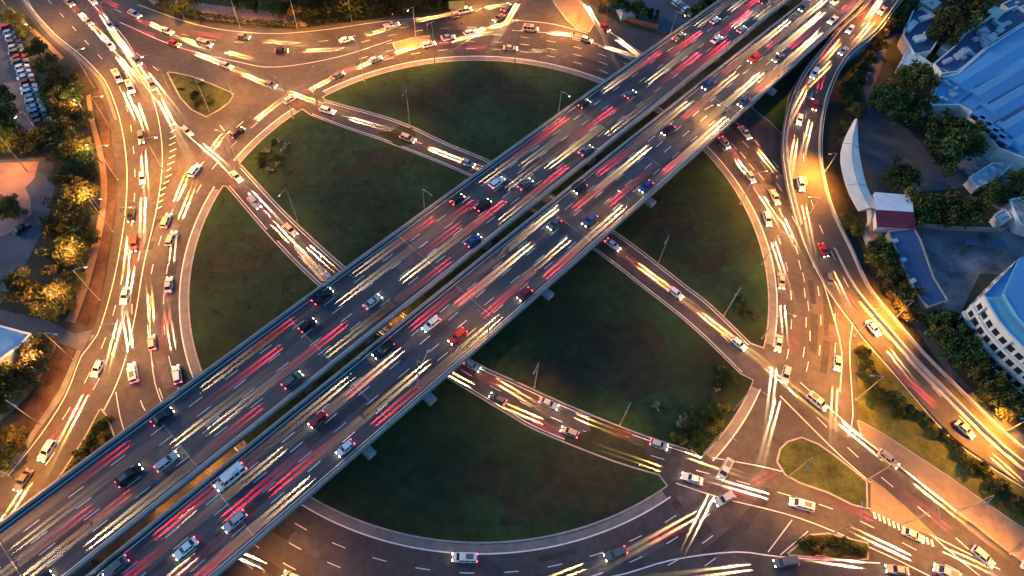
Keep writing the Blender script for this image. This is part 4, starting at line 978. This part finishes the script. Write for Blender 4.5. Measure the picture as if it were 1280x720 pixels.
root, c = block('flat_depot', [(1110,290),(1142,286),(1150,300),(1166,346),(1184,376),(1160,384),(1150,374),(1134,346),(1122,318)], 4.5, CONC, BLUED, 'long flat roofed dark blue depot south of the red shed', parapet=.35)
roof_boxes(root, c, [(1118,302,4.5,1.6,1.2,.6,.3),(1128,326,4.5,1.8,1.2,.6,.6),(1140,352,4.5,1.8,1.2,.6,.6)])
for x, y, lab in ((1210,308,'dark awning over an opening in the grey yard, left of two'),(1242,311,'dark awning over an opening in the grey yard, right of two')):
    p = W(x, y, 0); b = MB(); b.box((0,0,2.2),(4.2,2.6,.12)); root = empty('awning', p); tag(root, lab, 'awning'); b.build('roof', BLUED, root, bevel=.03)
    for sx in (-1.9,1.9):
        for sy in (-1.1,1.1): q = MB(); q.tube([(sx,sy,0),(sx,sy,2.15)], .06, 6); q.build('post', METAL, root)
p0 = WL([(1146,283),(1190,288),(1252,290)], 0); b = MB(); b.wall(resample(p0, 4), .4, 1.8); tag(b.build('yard_wall', CONC), 'grey wall along the top of the yard below the brown trees', 'wall')
# curved white building
HB = 10.5
basec = smooth(WL([(1196,398),(1212,428),(1240,460),(1282,496),(1330,530)], 0), 3.2)
backc = smooth(WL([(1240,352),(1300,346),(1380,360),(1420,420)], 0), 6)
c = basec[len(basec)//2].copy(); root = empty('curved_building', c); tag(root, 'curved white building with rows of arched windows and blue roof at right edge', 'building')
P = [p - c for p in basec]; n1 = len(P)
ring_ = P + [p - c for p in backc[::-1]]
b = MB(); b.poly(ring_, 0, HB, top=False); b.build('wall', WHITEW, root)
b = MB(); b.poly(ring_, 0, HB-.6, sides=False); b.build('roof_deck', BLUER, root)
inset = [p - c for p in offset(basec, 5.0)]
lift = Vector((0,0,HB)); 
b = MB(); b.strip([p+lift+Vector((0,0,-.2)) for p in inset][::-1], [p+lift for p in P][::-1]); b.build('glass_roof', TEAL, root)
b = MB(); b.poly([p for p in inset] + [p - c for p in backc[::-1]], HB-.5, HB+.9); b.build('roof', BLUER, root)
b = MB(); b.wall([p+lift for p in P], .6, .7, side=.1); b.build('parapet', WHITEW, root)
b = MB(); b.wall([p+lift+Vector((0,0,.7)) for p in inset], .4, .5, side=0); b.build('roof_kerb', TEAL, root)
for zf in (3.3, 6.8):
    b = MB(); b.wall([p+Vector((0,0,zf-.25)) for p in P], .9, .75, side=-.3); b.build('string_course', WHITEW, root)
Lb = lens(P); k = 1.6
while k < Lb-1.2:
    for zf, hh in ((.4,2.5),(3.9,2.5),(7.3,2.4)):
        p, d = at(P, k); rz = math.atan2(d.y, d.x); nn = Vector((d.y,-d.x,0))
        q = p + nn*.03; b = MB(); b.box((q.x,q.y,zf+hh/2-.1),(1.55,.12,hh*.7), rz); b.build('window', WIN, root)
    if int(k/2.4) % 4: k += 2.4; continue
    p, d = at(P, k+1.2); nn = Vector((d.y,-d.x,0)); q = p + nn*.3; b = MB(); b.box((q.x,q.y,HB/2),(.4,.5,HB-.02), math.atan2(d.y,d.x)); b.build('pilaster', WHITEW, root)
    k += 2.4
pe = [W(1196,398,0)-c, W(1240,352,0)-c]
for k in range(4):
    for zf in (.6, 4.1, 7.5):
        p = pe[0] + (pe[1]-pe[0])*((k+.7)/4.6); d = (pe[1]-pe[0]).normalized(); nn = Vector((-d.y,d.x,0)); q = p + nn*.03
        b = MB(); b.box((q.x,q.y,zf+1.1),(1.3,.12,2.0), math.atan2(d.y,d.x)); b.build('window', WIN, root)
# west: blue roofed building at far left
root, c = block('blue_roofed_hall', [(-60,398),(0,408),(38,418),(26,432),(0,450),(-60,478)], 5, WHITEW, BLUER, 'blue roofed hall at the far left below the service road', parapet=.4)
# pale garden walls / terraces near right wall
for pts, lab in (([(1056,190),(1060,215),(1066,240),(1078,262)], 'low pale garden wall between the crescent canopy and the ramp'),):
    b = MB(); b.wall(smooth(WL(pts), 3), .4, .9); tag(b.build('garden_wall', CONC), lab, 'wall')
# north east yard: orange safety fence
b = MB(); P = smooth(WL([(783,26),(800,31),(822,36)]), 2)
root = empty('site_fence', P[0]); tag(root, 'orange boarded site fence by the northern car park', 'fence')
b.wall([p-P[0] for p in P], .12, 1.7); b.build('panel', mat('orange_board', (.55,.18,.05), .8, .2, 1), root)
for p in resample(P, 3): q = MB(); q.tube([p-P[0], p-P[0]+Vector((0,0,1.9))], .06, 6); q.build('post', METAL, root)
root, c = block('site_cabin', [(772,4),(790,4),(796,14),(778,16)], 3, WHITEW, HVAC, 'pale site cabin behind the orange site fence at the top', parapet=0)
# gantry sign seen from behind on the northern road
p = W(571,20,0); d = (W(571,8,0)-W(571,20,0)).normalized()
root = empty('road_sign', p, math.atan2(d.y,d.x)); tag(root, 'large plain yellowish road sign on two posts by the northern road', 'sign')
b = MB(); b.box((0,0,4.2),(.14,5.2,3.0)); b.build('panel', SIGNB, root, bevel=.03)
for sy in (-1.8,1.8): b = MB(); b.tube([(.14,sy,0),(.14,sy,5.6)], .09, 8); b.build('post', METAL, root)
# leaning camera gantry mast on the right deck
p = W(523,484,ZD); root = empty('camera_mast', p); tag(root, 'tall lattice camera mast standing on the right motorway deck parapet', 'mast')
tp = W(536,430,ZD+9) - p; tp = Vector((tp.x*.2, tp.y*.2, 11))
b = MB(); b.tube([(0,0,0), tp], [.2,.12], 8)
b.build('pole', METAL, root)
b = MB(); b.tube([tp, tp + N2*-1.5 + Vector((0,0,.2)), tp + U2*3 + Vector((0,0,.3))], .1, 6); b.build('arm', METAL, root)
q = tp + U2*3; b = MB(); b.box((q.x,q.y,q.z+.1),(.7,.4,.35), DK); b.build('camera', METAL, root)
# traffic signals at the top of the ring
for k, (x, y) in enumerate(((534,42),(577,40),(713,50),(716,52),(540,58))):
    p = W(x, y, 0); root = empty('traffic_signal', p, R_(40*k)); tag(root, f'traffic signal post at the top of the roundabout, {ORD[k]} from the left', 'traffic signal', 'traffic signals')
    b = MB(); b.tube([(0,0,0),(0,0,3.6)], .08, 8); b.build('post', METAL, root)
    b = MB(); b.box((.2,0,3.2),(.3,.36,1.0)); hd = b.build('signal_head', CARM['black'], root, bevel=.03)
    for z_, m_ in ((3.5,TAILE),(3.2,CARM['grey']),(2.9,CARM['grey'])): b = MB(); b.tube([(.34,0,z_),(.38,0,z_)], .1, 10); b.build('lens', m_, hd)

print('vehicles', NCAR[0])
for o in col.objects:
    if o.parent is None and 'label' in o and len(o['label'].split()) > 16: print('LONG', o['label'])
# ------------------------------------------------------------------ light
w = bpy.data.worlds.new('World'); scene.world = w; w.use_nodes = True; nt = w.node_tree
bg = nt.nodes['Background']; sk = nt.nodes.new('ShaderNodeTexSky'); sk.sky_type = 'NISHITA'; sk.sun_disc = False
SE, SA = R_(4), R_(290)
sk.sun_elevation = SE; sk.sun_rotation = SA; sk.altitude = 100; sk.air_density = 1.2; sk.dust_density = .6; sk.ozone_density = 4.5
nt.links.new(sk.outputs[0], bg.inputs[0]); bg.inputs[1].default_value = .15
sl = bpy.data.lights.new('sun', 'SUN'); sl.energy = .42; sl.angle = R_(9); sl.color = (1,.72,.48)
so = bpy.data.objects.new('sun', sl); col.objects.link(so)
SE2 = R_(18)
dirs = Vector((math.sin(SA)*math.cos(SE2), math.cos(SA)*math.cos(SE2), math.sin(SE2)))
so.rotation_euler = (-dirs).to_track_quat('-Z', 'Y').to_euler()
vs = scene.view_settings; vs.view_transform = 'Standard'; vs.look = 'None'; vs.gamma = 1; vs.use_curve_mapping = False; vs.exposure = 2.15
scene.render.engine = 'CYCLES'; cy_ = scene.cycles
cy_.use_denoising = True; cy_.max_bounces = 4; cy_.diffuse_bounces = 2; cy_.glossy_bounces = 2; cy_.sample_clamp_indirect = 3; cy_.use_light_tree = True
cy_.caustics_reflective = False; cy_.caustics_refractive = False
